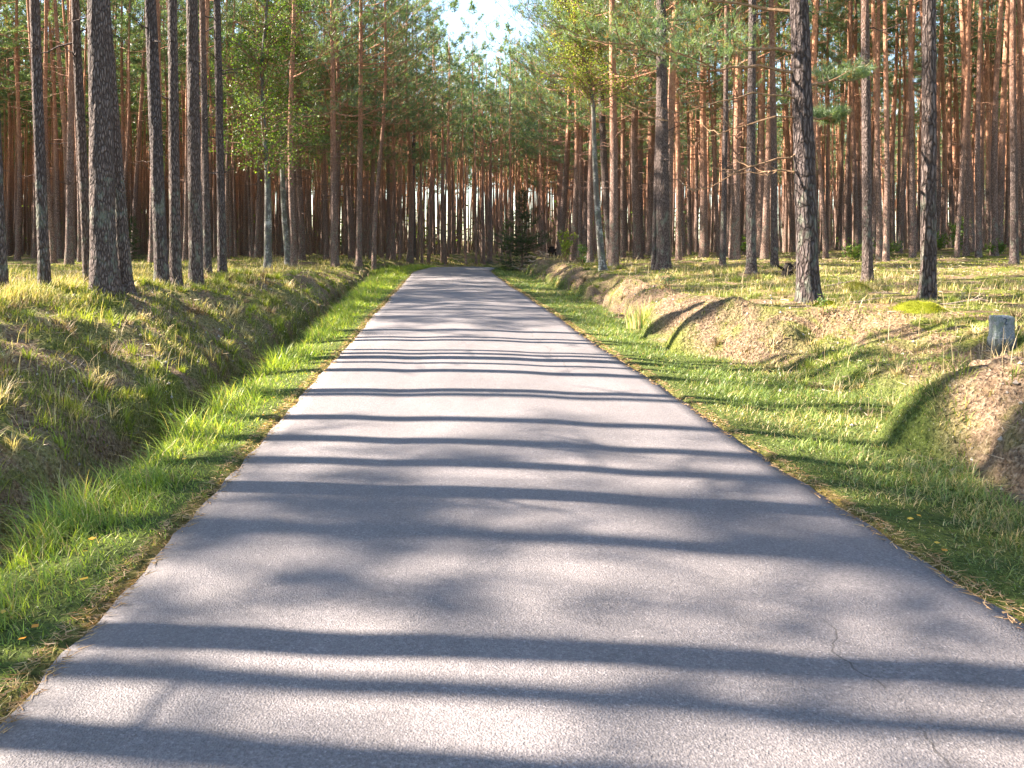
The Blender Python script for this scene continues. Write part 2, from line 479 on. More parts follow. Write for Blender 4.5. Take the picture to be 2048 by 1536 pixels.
def mat_pine_bark(near=False, dark=0.0, coarse=False):
    m = N(("pine_bark_near" if near else "pine_bark_far_lit") + ("_dark" if dark else "") + ("_coarse" if coarse else ""), 0.85, 0.2)
    p = m.pos()
    x, y, z = m.sep(p)
    lo = m.noise(m.pos((0.45, 0.45, 0.0)), 1.0, 1)
    n1 = m.noise(m.pos((7, 7, 1.6)), 1.0, 4, 0.7, 0.5)
    rnd = m.n("ShaderNodeObjectInfo").outputs["Random"]
    # plates and fissures
    v = m.n("ShaderNodeTexVoronoi", feature='DISTANCE_TO_EDGE'); v.inputs["Scale"].default_value = 1.0
    warp = m.n("ShaderNodeVectorMath", operation='ADD')
    nzc = m.n("ShaderNodeTexNoise"); nzc.inputs["Scale"].default_value = 6; m.l(p, nzc.inputs["Vector"])
    sc_ = m.n("ShaderNodeVectorMath", operation='SCALE'); sc_.inputs["Scale"].default_value = 1.1; m.l(nzc.outputs["Color"], sc_.inputs[0])
    m.l(m.pos((19, 19, 4.2) if coarse else (38, 38, 9.0)), warp.inputs[0]); m.l(sc_.outputs[0], warp.inputs[1]); m.l(warp.outputs[0], v.inputs["Vector"])
    fis = m.ramp(v.outputs["Distance"], [(0.0, 0.0), (0.25, 1.0)])
    grain = m.noise(m.pos((70, 70, 16)), 1.0, 3, 0.7)
    grey = m.mix(fis, (0.040, 0.030, 0.027), m.ramp(grain, [(0.3, (0.085, 0.066, 0.062)), (0.7, (0.27, 0.225, 0.205))]))
    flake = m.noise(m.pos((22, 22, 9)), 1.0, 4, 0.75, 0.6)
    orange = m.ramp(flake, [(0.3, (0.105, 0.055, 0.038)), (0.5, (0.245, 0.138, 0.092)), (0.72, (0.44, 0.30, 0.215))])
    th = m.math('ADD', m.math('MULTIPLY', lo, 7.0), m.math('MULTIPLY', n1, 3.4))
    zz = m.math('SUBTRACT', m.math('SUBTRACT', z, dark), th)
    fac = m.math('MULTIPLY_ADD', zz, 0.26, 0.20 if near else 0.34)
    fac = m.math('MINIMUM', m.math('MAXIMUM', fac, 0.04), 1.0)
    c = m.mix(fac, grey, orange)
    if not near: c = m.mix(1.0, c, (2.0, 1.8, 1.65), 'MULTIPLY')  # far stems: sunlight on the bark put in by lightening its colour
    c = m.mix(1.0, c, m.mix(rnd, (0.82, 0.82, 0.86), (1.12, 1.05, 1.0)), 'MULTIPLY')
    # greenish lichen near the foot
    lich = m.math('MULTIPLY', m.ramp(m.noise(m.pos((9, 9, 5)), 1.0, 3), [(0.52, 0.0), (0.66, 0.5)]), m.math('LESS_THAN', z, 2.4))
    c = m.mix(lich, c, (0.22, 0.25, 0.19))
    m.base(c)
    hgt = m.math('MULTIPLY_ADD', fis, 1.0, grain)
    m.bump(hgt, 1.0 if coarse else 0.9, 0.06 if coarse else 0.03)
    return m.m
def mat_birch():
    m = N("birch_bark", 0.7, 0.3)
    p = m.pos()
    band = m.noise(m.pos((5, 5, 22)), 1.0, 3, 0.7, 0.5)
    pat = m.noise(m.pos((6, 6, 3.0)), 1.0, 3, 0.7)
    c = m.mix(m.ramp(band, [(0.50, 0.0), (0.58, 1.0)]), (0.34, 0.33, 0.30), (0.05, 0.045, 0.04))
    c = m.mix(m.ramp(pat, [(0.50, 1.0), (0.60, 0.0)]), c, (0.075, 0.068, 0.06))
    z = m.sep(p)[2]
    c = m.mix(m.ramp(m.math('MULTIPLY_ADD', z, 0.16, -0.25), [(0.0, 0.0), (1.0, 0.85)]), c, (0.085, 0.07, 0.055))
    c = m.mix(m.ramp(m.noise(p, 9, 2), [(0.5, 0), (0.65, 0.4)]), c, (0.16, 0.20, 0.12))
    m.base(c); m.bump(band, 0.5, 0.01)
    return m.m
def mat_simple(name, stops, scale=20, rough=0.85, bump=0.4, dist=0.01, stretch=(1, 1, 1), spec=0.2):
    m = N(name, rough, spec)
    nz = m.noise(m.pos(stretch), scale, 4, 0.65, 0.3)
    m.base(m.ramp(nz, stops)); m.bump(nz, bump, dist)
    return m.m
M_asphalt = mat_asphalt(); M_ground = mat_ground()
M_bark = mat_pine_bark(); M_barkN = mat_pine_bark(True); M_barkD = mat_pine_bark(True, 6.0); M_barkR = mat_pine_bark(True, 6.0, True); M_birch = mat_birch()
M_deadwood = mat_simple("dead_wood", [(0.3, (0.10, 0.075, 0.055)), (0.7, (0.40, 0.32, 0.24))], 30)
M_darkwood = mat_simple("charred_wood", [(0.3, (0.008, 0.007, 0.006)), (0.7, (0.05, 0.04, 0.032))], 18, 0.9, 0.9, 0.04)
M_twig = mat_simple("twig_bark", [(0.3, (0.09, 0.055, 0.035)), (0.7, (0.34, 0.21, 0.12))], 24)

# ------------------------------------------------------------------ ground, road
def growing(a, step, end, g=1.07, mx=12):
    out = [a]; st = step
    while abs(out[-1]) < abs(end):
        st = min(st * g, mx); out.append(out[-1] + (st if end > 0 or end > a else -st))
    return out
xs_mid = np.arange(-9, 9.01, 0.075)
xr = growing(9.0, .075, 420, 1.07, 14)[1:]
xs = np.concatenate([-np.array(xr)[::-1], xs_mid, xr])
ys = np.concatenate([np.arange(-60, -4, 4), np.arange(-4, 1.5, .4), np.arange(1.5, 15, .07), np.arange(15, 50, .17)])
yr = [50.0]; st = .17
while yr[-1] < 600: st = min(st * 1.05, 14); yr.append(yr[-1] + st)
ys = np.concatenate([ys, yr])
GX, GY = np.meshgrid(xs, ys)
GZ = ground_z(GX.ravel(), GY.ravel())
s_, t_ = road_coord(GX.ravel(), GY.ravel()); u_ = np.abs(t_) - HALF
ww = np.where(t_ < 0, 0.95 + np.interp(s_, [0, 20, 40], [0, .5, 1.2]), np.interp(s_, [0, 5, 7, 9, 11, 14, 20, 40], [1.1, 1.1, 2.6, 2.2, .9, 1.1, 1.5, 1.6]))
jit = 0.5 * (fbm(GX.ravel() * 1.5, GY.ravel() * 1.5, 71, 3) - 0.5)
verge = 1 - sst(-0.15, 0.25, u_ - ww + jit)
bareL = sst(.9, 1.3, u_) * (1 - sst(2.0, 3.4, u_)) * (1 - sst(12, 26, s_)) * 0.45
bareR = sst(1.0, 1.5, u_) * (1 - sst(1.9, 2.9, u_))
bare = np.where(t_ < 0, bareL, bareR) * sst(0.30, 0.5, fbm(GX.ravel() * 1.1, GY.ravel() * 1.1, 77, 3))
bare = np.maximum(bare, (t_ > 0) * (1 - sst(6.2, 6.8, s_)) * sst(3.0, 4.0, s_) * sst(1.15, 1.4, u_ + jit * .6) * (1 - sst(2.2, 2.9, u_ + jit)))
edge = 0.38 * (1 - sst(0.0, 0.10, u_ + jit * 0.35))
tint = np.stack([verge, bare, edge], 1)
nx, ny = len(xs), len(ys)
i = np.arange(ny - 1)[:, None] * nx; j = np.arange(nx - 1)[None, :]
Q = np.stack([i + j, i + j + 1, i + nx + j + 1, i + nx + j], -1).reshape(-1, 4)
g_ = link("ground", mk_mesh("ground", np.stack([GX.ravel(), GY.ravel(), GZ], 1), [Q], [M_ground], None, tint, True))
tag(g_, "mossy forest floor with ditch and banks beside the asphalt road", None, None, "structure")

rs = np.concatenate([np.arange(-30, 1, 1.0), np.arange(1, 40, .12), np.arange(40, 140, .5)])
rt = np.linspace(-1, 1, 25)
RSs, RTt = np.meshgrid(rs, rt, indexing='ij')
ed = 0.05 * (fbm(RSs * 4.0, RTt * 0 + np.sign(RTt) * 4, 81, 4) - 0.5) * np.abs(RTt) ** 8 * 1.6
tt = RTt * HALF + np.sign(RTt) * ed
rx, ry = road_point(RSs, tt)
rz_ = road_surf(RSs, tt) + 0.004
n_t = len(rt)
V = np.stack([rx, ry, rz_], -1)
V = V.reshape(-1, 3)
i = np.arange(len(rs) - 1)[:, None] * n_t; j = np.arange(n_t - 1)[None, :]
Q = np.stack([i + j, i + j + 1, i + n_t + j + 1, i + n_t + j], -1).reshape(-1, 4)
# short skirts down the broken edges
def skirt(col0):
    idx = np.arange(len(rs)) * n_t + col0
    return idx
base_n = len(V)
VL = V[skirt(0)].copy(); VL[:, 2] -= 0.06; VR = V[skirt(n_t - 1)].copy(); VR[:, 2] -= 0.06
V = np.concatenate([V, VL, VR])
k = np.arange(len(rs) - 1)
QL = np.stack([skirt(0)[:-1], skirt(0)[1:], base_n + k + 1, base_n + k], 1)
QR = np.stack([skirt(n_t - 1)[1:], skirt(n_t - 1)[:-1], base_n + len(rs) + k, base_n + len(rs) + k + 1], 1)
rd = link("road", mk_mesh("road", V, [np.concatenate([Q, QL, QR])], [M_asphalt], None, None, True))
tag(rd, "narrow worn grey asphalt road bending right into the pine forest", None, None, "structure")

# ------------------------------------------------------------------ trees
def trunk_path(H, lean=(0, 0), bend=0.12, n=26, seed=0, leanh=None):
    """centre line from z=-0.3 to H; lean = horizontal drift (x, y) in metres at height leanh"""
    leanh = leanh or H
    f = np.concatenate([[-0.25 / H], np.linspace(0, 1, n) ** 1.15])
    z = f * H
    r = np.random.default_rng(seed)
    ph = r.uniform(0, 6.28, 4); am = r.normal(0, 1, 2) * bend
    x = lean[0] * z / leanh + am[0] * (np.sin(z * 0.5 + ph[0]) - math.sin(ph[0])) * 0.5
    y = lean[1] * z / leanh + am[1] * (np.sin(z * 0.45 + ph[1]) - math.sin(ph[1])) * 0.5
    return np.stack([x, y, z], 1)
def along(P, z):
    return np.stack([np.interp(z, P[:, 2], P[:, 0]), np.interp(z, P[:, 2], P[:, 1]), np.asarray(z, float)], -1)
def trunk_r(H, r0, z, flare=0.35):
    z = np.asarray(z, float)
    f = np.clip(z / H, 0, 1)
    return r0 * ((1 - f) ** 0.75 * 0.94 + 0.04) + r0 * flare * np.exp(-np.maximum(z, -0.1) / 0.22) * (z < 3)
def pine_trunk(geo, P, H, r0, sides=10, detail=False, seed=0, m=0):
    if detail:
        z = np.concatenate([[-0.3], np.arange(-0.1, 6.5, 0.06), np.linspace(6.6, H, 30)])
        C = along(P, z)
        r = trunk_r(H, r0, z)
        th = np.arange(sides) / sides * 2 * pi
        TH, Z = np.meshgrid(th, z)
        cx_, cy_ = np.cos(TH), np.sin(TH)
        d = 0
        for kx, kz, a_, sd in ((1.6, 1.4, .10, 1), (4.5, 3.5, .11, 2), (9, 9, .06, 3)):
            d = d + a_ * (fbm(cx_ * kx + 20 + Z * kz * 0.25, cy_ * kx + Z * kz, seed * 7 + sd, 2) - 0.5)
        root = 0.28 * np.exp(-np.maximum(Z, 0) / 0.16) * (np.cos(TH * 5 + seed) * 0.5 + 0.3 * np.cos(TH * 3 + 2 * seed))
        tube(geo, C, r, sides, m, disp=r0 * (d + root))
    else:
        z = P[:, 2]
        tube(geo, P, trunk_r(H, r0, z), sides, m)
def limb_path(base, az_, el, L, n=7, sag=0.0, wob=0.05, tip=0.25):
    d = np.array([cos(az_), sin(az_), 0])
    f = np.linspace(0, 1, n)
    hor = L * cos(el) * f; ver = L * sin(el) * f + tip * L * f ** 3 - sag * L * (f - f * f) * 1.5
    side = np.array([-d[1], d[0], 0])
    w = np.cumsum(R.normal(0, wob * L / n, n)); w[0] = 0
    w2 = np.cumsum(R.normal(0, wob * L / n, n)); w2[0] = 0
    P = base + d * hor[:, None] + side * w[:, None]
    P[:, 2] += ver + w2
    return P
def needle_tuft(geo, C, D, L, W, k, m, tcol=None):
    """k needles round every centre, fanning about direction D"""
    n = len(C)
    if n == 0: return
    Cn = np.repeat(C, k, 0); Dn = np.repeat(D, k, 0)
    dirs_ = Dn * 0.75 + R.normal(0, 0.62, (n * k, 3)); 
    off = R.normal(0, 0.35 * L, (n * k, 3)) * 0.4 
    hue = R.uniform(0, 1, n)[:, None]
    a = np.array([0.060, 0.112, 0.072]); b = np.array([0.20, 0.25, 0.125])
    col = a + (b - a) * hue ** 1.5
    brown = (R.uniform(0, 1, n) < 0.05)[:, None]
    col = np.where(brown, np.array([0.22, 0.12, 0.045]), col)
    col = np.repeat(col, k, 0) * R.uniform(0.8, 1.2, (n * k, 1))
    bits(geo, Cn + off, dirs_, L * R.uniform(.75, 1.25, n * k), W, m, col)
def foliage_limb(geo, P, r, L, nb, nt, nl, nw, k, mb=0, mn=1, start=0.35, spread=0.42, flat=0.5, twigs=True):
    tube(geo, P, np.linspace(r, max(r * 0.15, 0.004), len(P)), 5, mb, cap=False)
    f = np.linspace(start, 1, nb)
    cs = []; ds = []
    for i_, ff in enumerate(f):
        b = np.array([np.interp(ff, np.linspace(0, 1, len(P)), P[:, a]) for a in range(3)])
        tg = P[-1] - P[0]; tg /= np.linalg.norm(tg)
        side = np.cross(tg, (0, 0, 1)); side /= np.linalg.norm(side) + 1e-6
        sg = 1 if i_ % 2 else -1
        l = L * spread * (1.25 - ff * 0.8) * R.uniform(.6, 1.15)
        d = tg * 0.65 + side * sg * R.uniform(.4, 1.0) + np.array([0, 0, R.uniform(.05, .5)])
        if ff > 0.97: d = tg + np.array([0, 0, .35]); 
        d /= np.linalg.norm(d)
        g = np.linspace(0, 1, 4)
        Q_ = b + d * l * g[:, None]; Q_[:, 2] += 0.18 * l * g ** 2
        if twigs: tube(geo, Q_, np.linspace(r * 0.38, 0.003, 4), 3, mb, cap=False)
        gg = R.uniform(0.25, 1.0, nt) ** 0.7
        c = b + d * l * gg[:, None] + R.normal(0, 1, (nt, 3)) * np.array([1, 1, flat]) * l * 0.20
        c[:, 2] += 0.18 * l * gg ** 2
        cs.append(c); ds.append(np.tile(d * 0.5 + np.array([0, 0, 0.55]), (nt, 1)))
    needle_tuft(geo, np.concatenate(cs), np.concatenate(ds), nl, nw, k, mn)
def pine_crown(geo, P, H, r0, hb, Rc, nlimb=24, nb=6, nt=5, nl=.2, nw=.02, k=7, low=0, side=None, twigs=True):
    zs = hb + (H - hb) * np.sort(R.uniform(0, 0.97, nlimb))
    a0 = R.uniform(0, 6.28)
    for i_, z in enumerate(zs):
        f = (z - hb) / (H - hb)
        L = Rc * (0.55 + 0.6 * math.sin(min(1, f * 1.3 + 0.25) * pi * 0.62)) * (1 - 0.72 * max(0, f - .35) / .65) * R.uniform(.7, 1.2)
        a = a0 + i_ * 2.4 + R.uniform(-.5, .5)
        if side is not None and R.uniform() < 0.5: a = side + R.uniform(-.8, .8)
        el = radians(-2 + 45 * f + R.uniform(-12, 12))
        b = along(P, z)
        Lp = limb_path(b, a, el, L, sag=0.12 if f < .4 else 0, wob=.12)
        foliage_limb(geo, Lp, max(0.012, r0 * 0.22 * (1 - f * .6)) * (L / Rc) ** .5, L, nb, nt, nl, nw, k, twigs=twigs)
    top = along(P, H - 0.2)
    needle_tuft(geo, top + R.normal(0, .25, (14, 3)), np.tile([0, 0, 1.], (14, 1)), nl, nw, k, 1)
def dead_twigs(geo, P, r0, H, z0, z1, n, L0=0.5, L1=1.8, m=0, sub=True):
    for _ in range(n):
        z = R.uniform(z0, z1); b = along(P, z)
        L = R.uniform(L0, L1) * (0.5 + 0.5 * (z - z0) / max(z1 - z0, .1))
        Lp = limb_path(b, R.uniform(0, 6.28), radians(R.uniform(-15, 25)), L, 6, sag=0.1, wob=.22, tip=-0.1)
        tube(geo, Lp, np.linspace(0.014 + r0 * 0.05, 0.004, 6), 4, m, cap=False)
        if sub:
            for q in range(R.integers(1, 4)):
                c = Lp[R.integers(2, 5)]
                S = limb_path(c, R.uniform(0, 6.28), radians(R.uniform(-30, 40)), L * R.uniform(.2, .45), 4, wob=.2)
                tube(geo, S, np.linspace(0.007, 0.003, 4), 3, m, cap=False)

GP_ROW = "tall pines in the open rows beside the road"
GP_FAR = "dense pines deeper in the forest"
def hero_pine(px, py, wpx, tx, label, hb=12.5, Rc=1.6, H=19, detail=True, nlimb=20, extra=None, bend=.06, dead=6, seed=1, low_dead=3.0,
              side=None, d=None, group=GP_ROW, tuft=1.0, bark=None, sides=None, nl=.20, nw=.020):
    """a pine whose foot shows at pixel (px, py), wpx wide, its stem leaving the top of the picture at column tx"""
    if d is None:
        x, y, z = at(px, py)
        if y > 36 and abs(px - 960) > 180: d = 34 + (px % 7) * .5
    if d is not None:
        y = d; x = (px - 1024) / F * d; z = gz(x, y)
    r0 = wpx * y / F / 2 * 0.85
    bend = bend * min(1, y / 30)
    zt = CAM_H + HZ / F * y - z                    # height at which the stem leaves the frame
    ly = R.normal(0, .05)
    P = trunk_path(H, (0, ly), bend, 30, seed, zt)
    yt = y + np.interp(zt, P[:, 2], P[:, 1])
    P[:, 0] += ((tx - 1024) / F * yt - x - np.interp(zt, P[:, 2], P[:, 0])) * P[:, 2] / zt
    root = empty("pine_tree", (x, y, z - 0.02), 0, label, "pine tree", group)
    g = Geo()
    pine_trunk(g, P, H, r0, sides or (40 if detail else 16), detail, seed)
    dead_twigs(g, P, r0, H, low_dead, hb, dead, .4, 1.5)
    link("trunk", g.mesh("pine_trunk", [bark or (M_barkN if y < 24 else M_bark)], True), root)
    g = Geo()
    pine_crown(g, P, H, r0, hb, Rc, nlimb, int(6 * tuft) or 1, 5, nl, nw, 7, side=side)
    for (ez, ea, eL, eel, fol) in (extra or []):
        b = along(P, ez)
        Lp = limb_path(b, ea, radians(eel), eL, 9, sag=-0.06, wob=.22, tip=-0.05 if not fol else .1)
        if fol:
            foliage_limb(g, Lp, 0.03, eL, 12, 26, .11, .008, 10, spread=.38, start=fol)
        else:
            tube(g, Lp, np.linspace(0.018, 0.004, 9), 5, 0, cap=False)
            for q in range(7):
                c = Lp[R.integers(3, 9)]
                S_ = limb_path(c, ea + R.uniform(-1.2, 1.2), radians(R.uniform(-30, 30)), eL * R.uniform(.12, .35), 5, wob=.25)
                tube(g, S_, np.linspace(0.010, 0.003, 5), 3, 0, cap=False)
    link("crown", g.mesh("pine_crown", [M_twig if y < 24 else M_bark, M_needle]), root)
    HERO.append((x, y, r0))
    return root
HERO = []
# left of the road, front row
hero_pine(4, 592, 26, -22, "dark leaning pine cut off by the left edge of the picture", seed=2, Rc=1.4)
hero_pine(90, 583, 25, 69, "slim pine with an orange upper stem, alone left of the thickest grey trunk", seed=3, Rc=1.3)
hero_pine(178, 570, 22, 150, "dark-footed pine turning orange high up, just left of the thickest grey trunk", seed=4, Rc=1.3)
hero_pine(209, 584, 58, 197, "thickest grey pine trunk on the left bank with a bright sunlit left edge", bark=M_barkD, seed=5, Rc=1.7, bend=.03)
hero_pine(252, 580, 31, 208, "brown pine leaning left behind the thickest grey trunk", seed=6, Rc=1.2, bend=.02)
hero_pine(324, 573, 31, 301, "reddish dark pine, left one of the pair crossing at their feet", bark=M_barkD, seed=7, Rc=1.4, bend=.03)
hero_pine(351, 570, 26, 345, "straight dark pine, right one of the pair crossing at their feet", bark=M_barkD, seed=8, Rc=1.4, bend=.03)
hero_pine(392, 572, 32, 384, "grey flaky pine on the left bank, just right of the dark crossing pair", bark=M_barkD, seed=9, Rc=1.4, bend=.03,
          dead=3)
hero_pine(416, 548, 17, 404, "thin orange-topped pine half hidden behind the grey flaky trunk", seed=10, Rc=1.2)
hero_pine(445, 550, 20, 434, "dark thin pine with whiskery side twigs, left of the two birches", bark=M_barkD, seed=11, Rc=1.3, dead=18, low_dead=2.2, hb=8)
hero_pine(100, 512, 14, 92, "thin red pine rising behind the slim pine at the far left", seed=12, Rc=1.2, detail=False)
hero_pine(142, 508, 15, 110, "slender pale orange pine leaning left behind the front row", seed=13, Rc=1.2, detail=False)
hero_pine(670, 532, 18, 664, "straight pine with many short side branches standing alone right of the birches", seed=14, Rc=3.0, hb=6.3, H=17, nlimb=26,
          dead=16, low_dead=2.5, bend=.03, tuft=1.3)
hero_pine(718, 506, 15, 722, "orange-topped pine wrapped in green leaves, right of the lone branchy pine", seed=15, Rc=4.0, hb=6.6, H=21, nlimb=54,
          dead=10, side=0.0, detail=False, tuft=1.6)
hero_pine(748, 508, 12, 770, "pine leaning slightly right, halfway to the bend on the left", seed=16, Rc=2.2, hb=7, H=18, detail=False, bend=.12, nlimb=30, tuft=1.4)
hero_pine(828, 515, 12, 826, "dark upright pine above the left verge near the bend", bark=M_barkD, seed=17, Rc=4.2, hb=7.5, H=21, detail=False, nlimb=60, tuft=1.5)
hero_pine(786, 508, 12, 782, "bushy-topped pine leaning over the left verge near the bend", seed=18, Rc=4.2, hb=7.5, H=21, detail=False, nlimb=60, side=0.0, tuft=1.5)
hero_pine(885, 524, 10, 884, "slim pine on the outside of the road bend, left of the dark pair", seed=19, Rc=2.2, hb=7.5, H=16, detail=False, nlimb=26)
hero_pine(966, 527, 11, 964, "left stem of the dark pine pair straight ahead at the road bend", seed=20, Rc=2.4, hb=8.0, H=14.5, detail=False, nlimb=30)
hero_pine(979, 527, 13, 984, "right stem of the dark pine pair straight ahead at the road bend", seed=21, Rc=2.4, hb=7.5, H=14, detail=False, nlimb=30)
hero_pine(1003, 525, 8, 1005, "thin pine just right of the dark pair at the road bend", seed=22, Rc=2.0, hb=7.5, H=14.5, detail=False, nlimb=26)
# right of the road
hero_pine(1086, 503, 13, 1080, "mid-sized pine rising right behind the small dark spruce", seed=23, Rc=4.2, hb=6.5, H=20, detail=False, nlimb=60, side=pi, tuft=1.5)
hero_pine(1120, 512, 19, 1120, "broad-crowned pine with long pale branches, between spruce and right birch", seed=24, Rc=4.4, hb=6.0, H=20,
          detail=False, nlimb=64, side=pi, tuft=1.7,
          extra=[(7.6, pi, 3.4, 14, .35), (6.8, pi + .3, 3.0, -4, .5), (9.2, pi - .3, 3.6, 15, .3), (5.6, 0.5, 1.6, 5, 0)])
hero_pine(1160, 497, 11, 1165, "slim pine between the broad-crowned pine and the right birch", seed=25, Rc=3.6, hb=7.5, H=20, detail=False, nlimb=50, tuft=1.3)
hero_pine(1222, 522, 19, 1192, "grey pine leaning left behind the birch on the right bank", bark=M_barkD, seed=26, Rc=2.6, hb=6.6, H=18, nlimb=28, tuft=1.4, dead=8)
hero_pine(1246, 506, 12, 1242, "thin orange pine just right of the birch on the right bank", seed=27, Rc=2.0, hb=8, detail=False)
hero_pine(1308, 541, 14, 1322, "thin pale-edged pine touching the thick dark trunk on the right bank", seed=28, Rc=1.5, detail=False)
hero_pine(1327, 541, 33, 1322, "thickest dark pine between the right birch and the big fissured trunk", bark=M_barkD, seed=29, Rc=2.2, hb=6.8, bend=.03, nlimb=24, dead=12,
          extra=[(6.2, pi, 2.0, 10, .5), (6.9, pi - 2.5, 1.8, 12, .5)])
hero_pine(1357, 519, 13, 1350, "thin grey pine right behind the thick dark trunk on the right bank", seed=30, Rc=1.6, detail=False)
hero_pine(1445, 534, 14, 1453, "slim pale-topped pine midway between the two thick trunks of the right bank", seed=31, Rc=1.5, detail=False)
hero_pine(1503, 547, 23, 1505, "dark rough pine left of the orange-headed stem, right bank", bark=M_barkD, seed=32, Rc=1.8, bend=.08)
hero_pine(1549, 536, 17, 1542, "pine with a glowing orange upper stem, just left of the big fissured trunk", seed=33, Rc=1.6, detail=False, bend=.03)
hero_pine(1617, 606, 52, 1598, "big fissured pine on the right bank with long bare branches reaching left", bark=M_barkR, seed=34, Rc=1.9, bend=.05, hb=6.5,
          H=17, dead=2, low_dead=4,
          extra=[(1.98, pi - .1, 1.1, 0, 0), (2.40, pi + .2, 1.7, -16, 0), (2.86, pi - .15, 1.7, -8, 0), (3.12, pi + .1, 2.1, -10, 0),
                 (3.55, pi + .5, 2.7, -6, .45), (3.85, pi + .2, 3.6, -4, .3), (4.5, pi - .1, 3.6, 2, .3), (3.3, 0.4, 1.3, 0, .4), (2.9, 0.9, 1.2, -3, .5)])
hero_pine(1630, 506, 18, 1628, "pine standing hidden close behind the big fissured trunk", seed=35, Rc=1.5, detail=False)
hero_pine(1735, 562, 23, 1730, "smooth orange-brown pine between the big fissured trunk and the dark trunk at right", seed=36, Rc=1.5, bend=.02)
hero_pine(1748, 508, 13, 1757, "orange pine showing beside the smooth orange-brown stem", seed=37, Rc=1.5, detail=False)
hero_pine(1798, 506, 13, 1830, "pale pine leaning right, before the dark trunk at right", seed=38, Rc=1.5, detail=False)
hero_pine(1856, 596, 35, 1858, "straight almost black pine on the right bank behind the marker stone", bark=M_barkR, seed=39, Rc=1.6, bend=.05, detail=True)
hero_pine(1932, 512, 12, 1940, "thin pine right of the almost black trunk, beside a leafy bush", seed=40, Rc=1.5, detail=False)
hero_pine(1957, 515, 13, 1962, "orange-topped pine second to the right of the almost black trunk", seed=41, Rc=1.5, detail=False)
hero_pine(1988, 512, 16, 2003, "grey-lit pine above the marker stone, leaning slightly right", seed=42, Rc=1.5, detail=False)
hero_pine(2028, 528, 18, 2026, "pale-edged pine next to the right edge of the picture", seed=43, Rc=1.5, detail=False)
N_HERO = len(HERO)

# ---------------- templates for the forest behind
def template(seed, H, r0, hb, Rc, nlimb, lod=0):
    P = trunk_path(H, tuple(R.normal(0, .25, 2)), .10, 14 if lod else 18, seed)
    gt = Geo(); gc = Geo()
    pine_trunk(gt, P, H, r0, 5 if lod else 8, False, seed)
    if lod: 
        pine_crown(gc, P, H, r0, hb, Rc, nlimb, 5, 5, .30, .045, 4, twigs=False)
        for _ in range(5): dead_twigs(gt, P, r0, H, 3.0, hb, 1, .4, 1.4, sub=False)
    else:
        dead_twigs(gt, P, r0, H, 2.5, hb, 16, .4, 1.6)
        pine_crown(gc, P, H, r0, hb, Rc, nlimb, 6, 9, .20, .021, 6)
    return dict(H=H, hb=hb, t=gt.arrays(), c=gc.arrays(), tg=gt, cg=gc)
TI = [template(100 + k, H, r, hb, Rc, nl) for k, (H, r, hb, Rc, nl) in enumerate([
    (19, .100, 10.2, 1.6, 15), (18, .088, 9.4, 1.6, 15), (20, .115, 11, 1.7, 16), (17, .078, 9.0, 1.5, 14), (19, .105, 9.8, 1.7, 17), (18.5, .086, 10.8, 1.6, 14)])]
TE = [template(120 + k, H, r, hb, Rc, nl) for k, (H, r, hb, Rc, nl) in enumerate([
    (18, .15, 5.4, 3.2, 44), (19, .16, 6.2, 3.4, 46), (17, .14, 5.0, 2.9, 42)])]
TF = [template(140 + k, H, r, hb, Rc, nl, 1) for k, (H, r, hb, Rc, nl) in enumerate([
    (19, .10, 10, 1.8, 14), (18, .085, 9.3, 1.7, 13), (20, .115, 10.8, 1.9, 14), (17, .078, 9, 1.6, 12), (18.5, .10, 9.8, 1.8, 14)])]
TS = [template(160 + k, H, r, hb, Rc, nl, 1) for k, (H, r, hb, Rc, nl) in enumerate([
    (19, .105, 9.0, 2.0, 20), (18, .09, 8.5, 1.9, 18), (20, .12, 9.5, 2.2, 22)])]
for T_ in TI + TE:
    T_["tm"] = T_["tg"].mesh("pine_trunk", [M_bark], True)
    T_["cm"] = T_["cg"].mesh("pine_crown", [M_bark, M_needle])

# ---------------- where the other pines stand
def dens(x, y, s, t):
    u = np.abs(t) - HALF
    d = np.where(t < 0, .065, .075)
    lf = (t < 0)
    d = np.where(lf & (y > 42), .13, d)
    d = np.where(lf & (x < -30) & (y > 38), .15, d)
    d = np.where(~lf & (y > 26) , .11, d)
    d = np.where(~lf & (y > 40) , .15, d)
    d = np.where((s > S0 + 2) & (u < 10), .07, d)
    return d
SUNL = math.hypot(*SUN_DIR)
HXs, HYs = SUN_DIR[0] / SUNL, SUN_DIR[1] / SUNL
# openings in the stand through which the sun reaches single stems and parts of the banks
GAPS = []
for (gpx, gpy, zt_, rad) in ((209, 584, 2.6, 2.5), (392, 572, 2, 1.5), (1617, 606, 2.6, 2.4), (1735, 562, 2, .7), (150, 690, 0, 1.6), (420, 650, 0, 1.5), (60, 530, 0, 2.0), (90, 583, 3.5, .9), (1000, 1370, 0, 1.0), (1950, 850, 0, 1.0), (1222, 522, 3, .8)):
    gx_, gy_, gz_ = at(gpx, gpy)
    GAPS.append((gx_, gy_, gz_ + zt_, rad))
def in_gap(x, y):
    for (gx_, gy_, gz_, rad) in GAPS:
        al = (x - gx_) * HXs + (y - gy_) * HYs
        la = abs((x - gx_) * HYs - (y - gy_) * HXs)
        hh = gz_ + al * tan(SUN_EL)
        if 7 < hh < 21 and la < rad: return True
    return False
grid = {}
for (x, y, r) in HERO:
    grid.setdefault((int(x // 2), int(y // 2)), []).append((x, y, 1.2))
NC = 40000
cx_ = R.uniform(-95, 110, NC); cy_ = R.uniform(-9, 150, NC)
cs_, ct_ = road_coord(cx_, cy_)
cd = dens(cx_, cy_, cs_, ct_)
prob = cd / .17
area = 205 * 144
trees = []
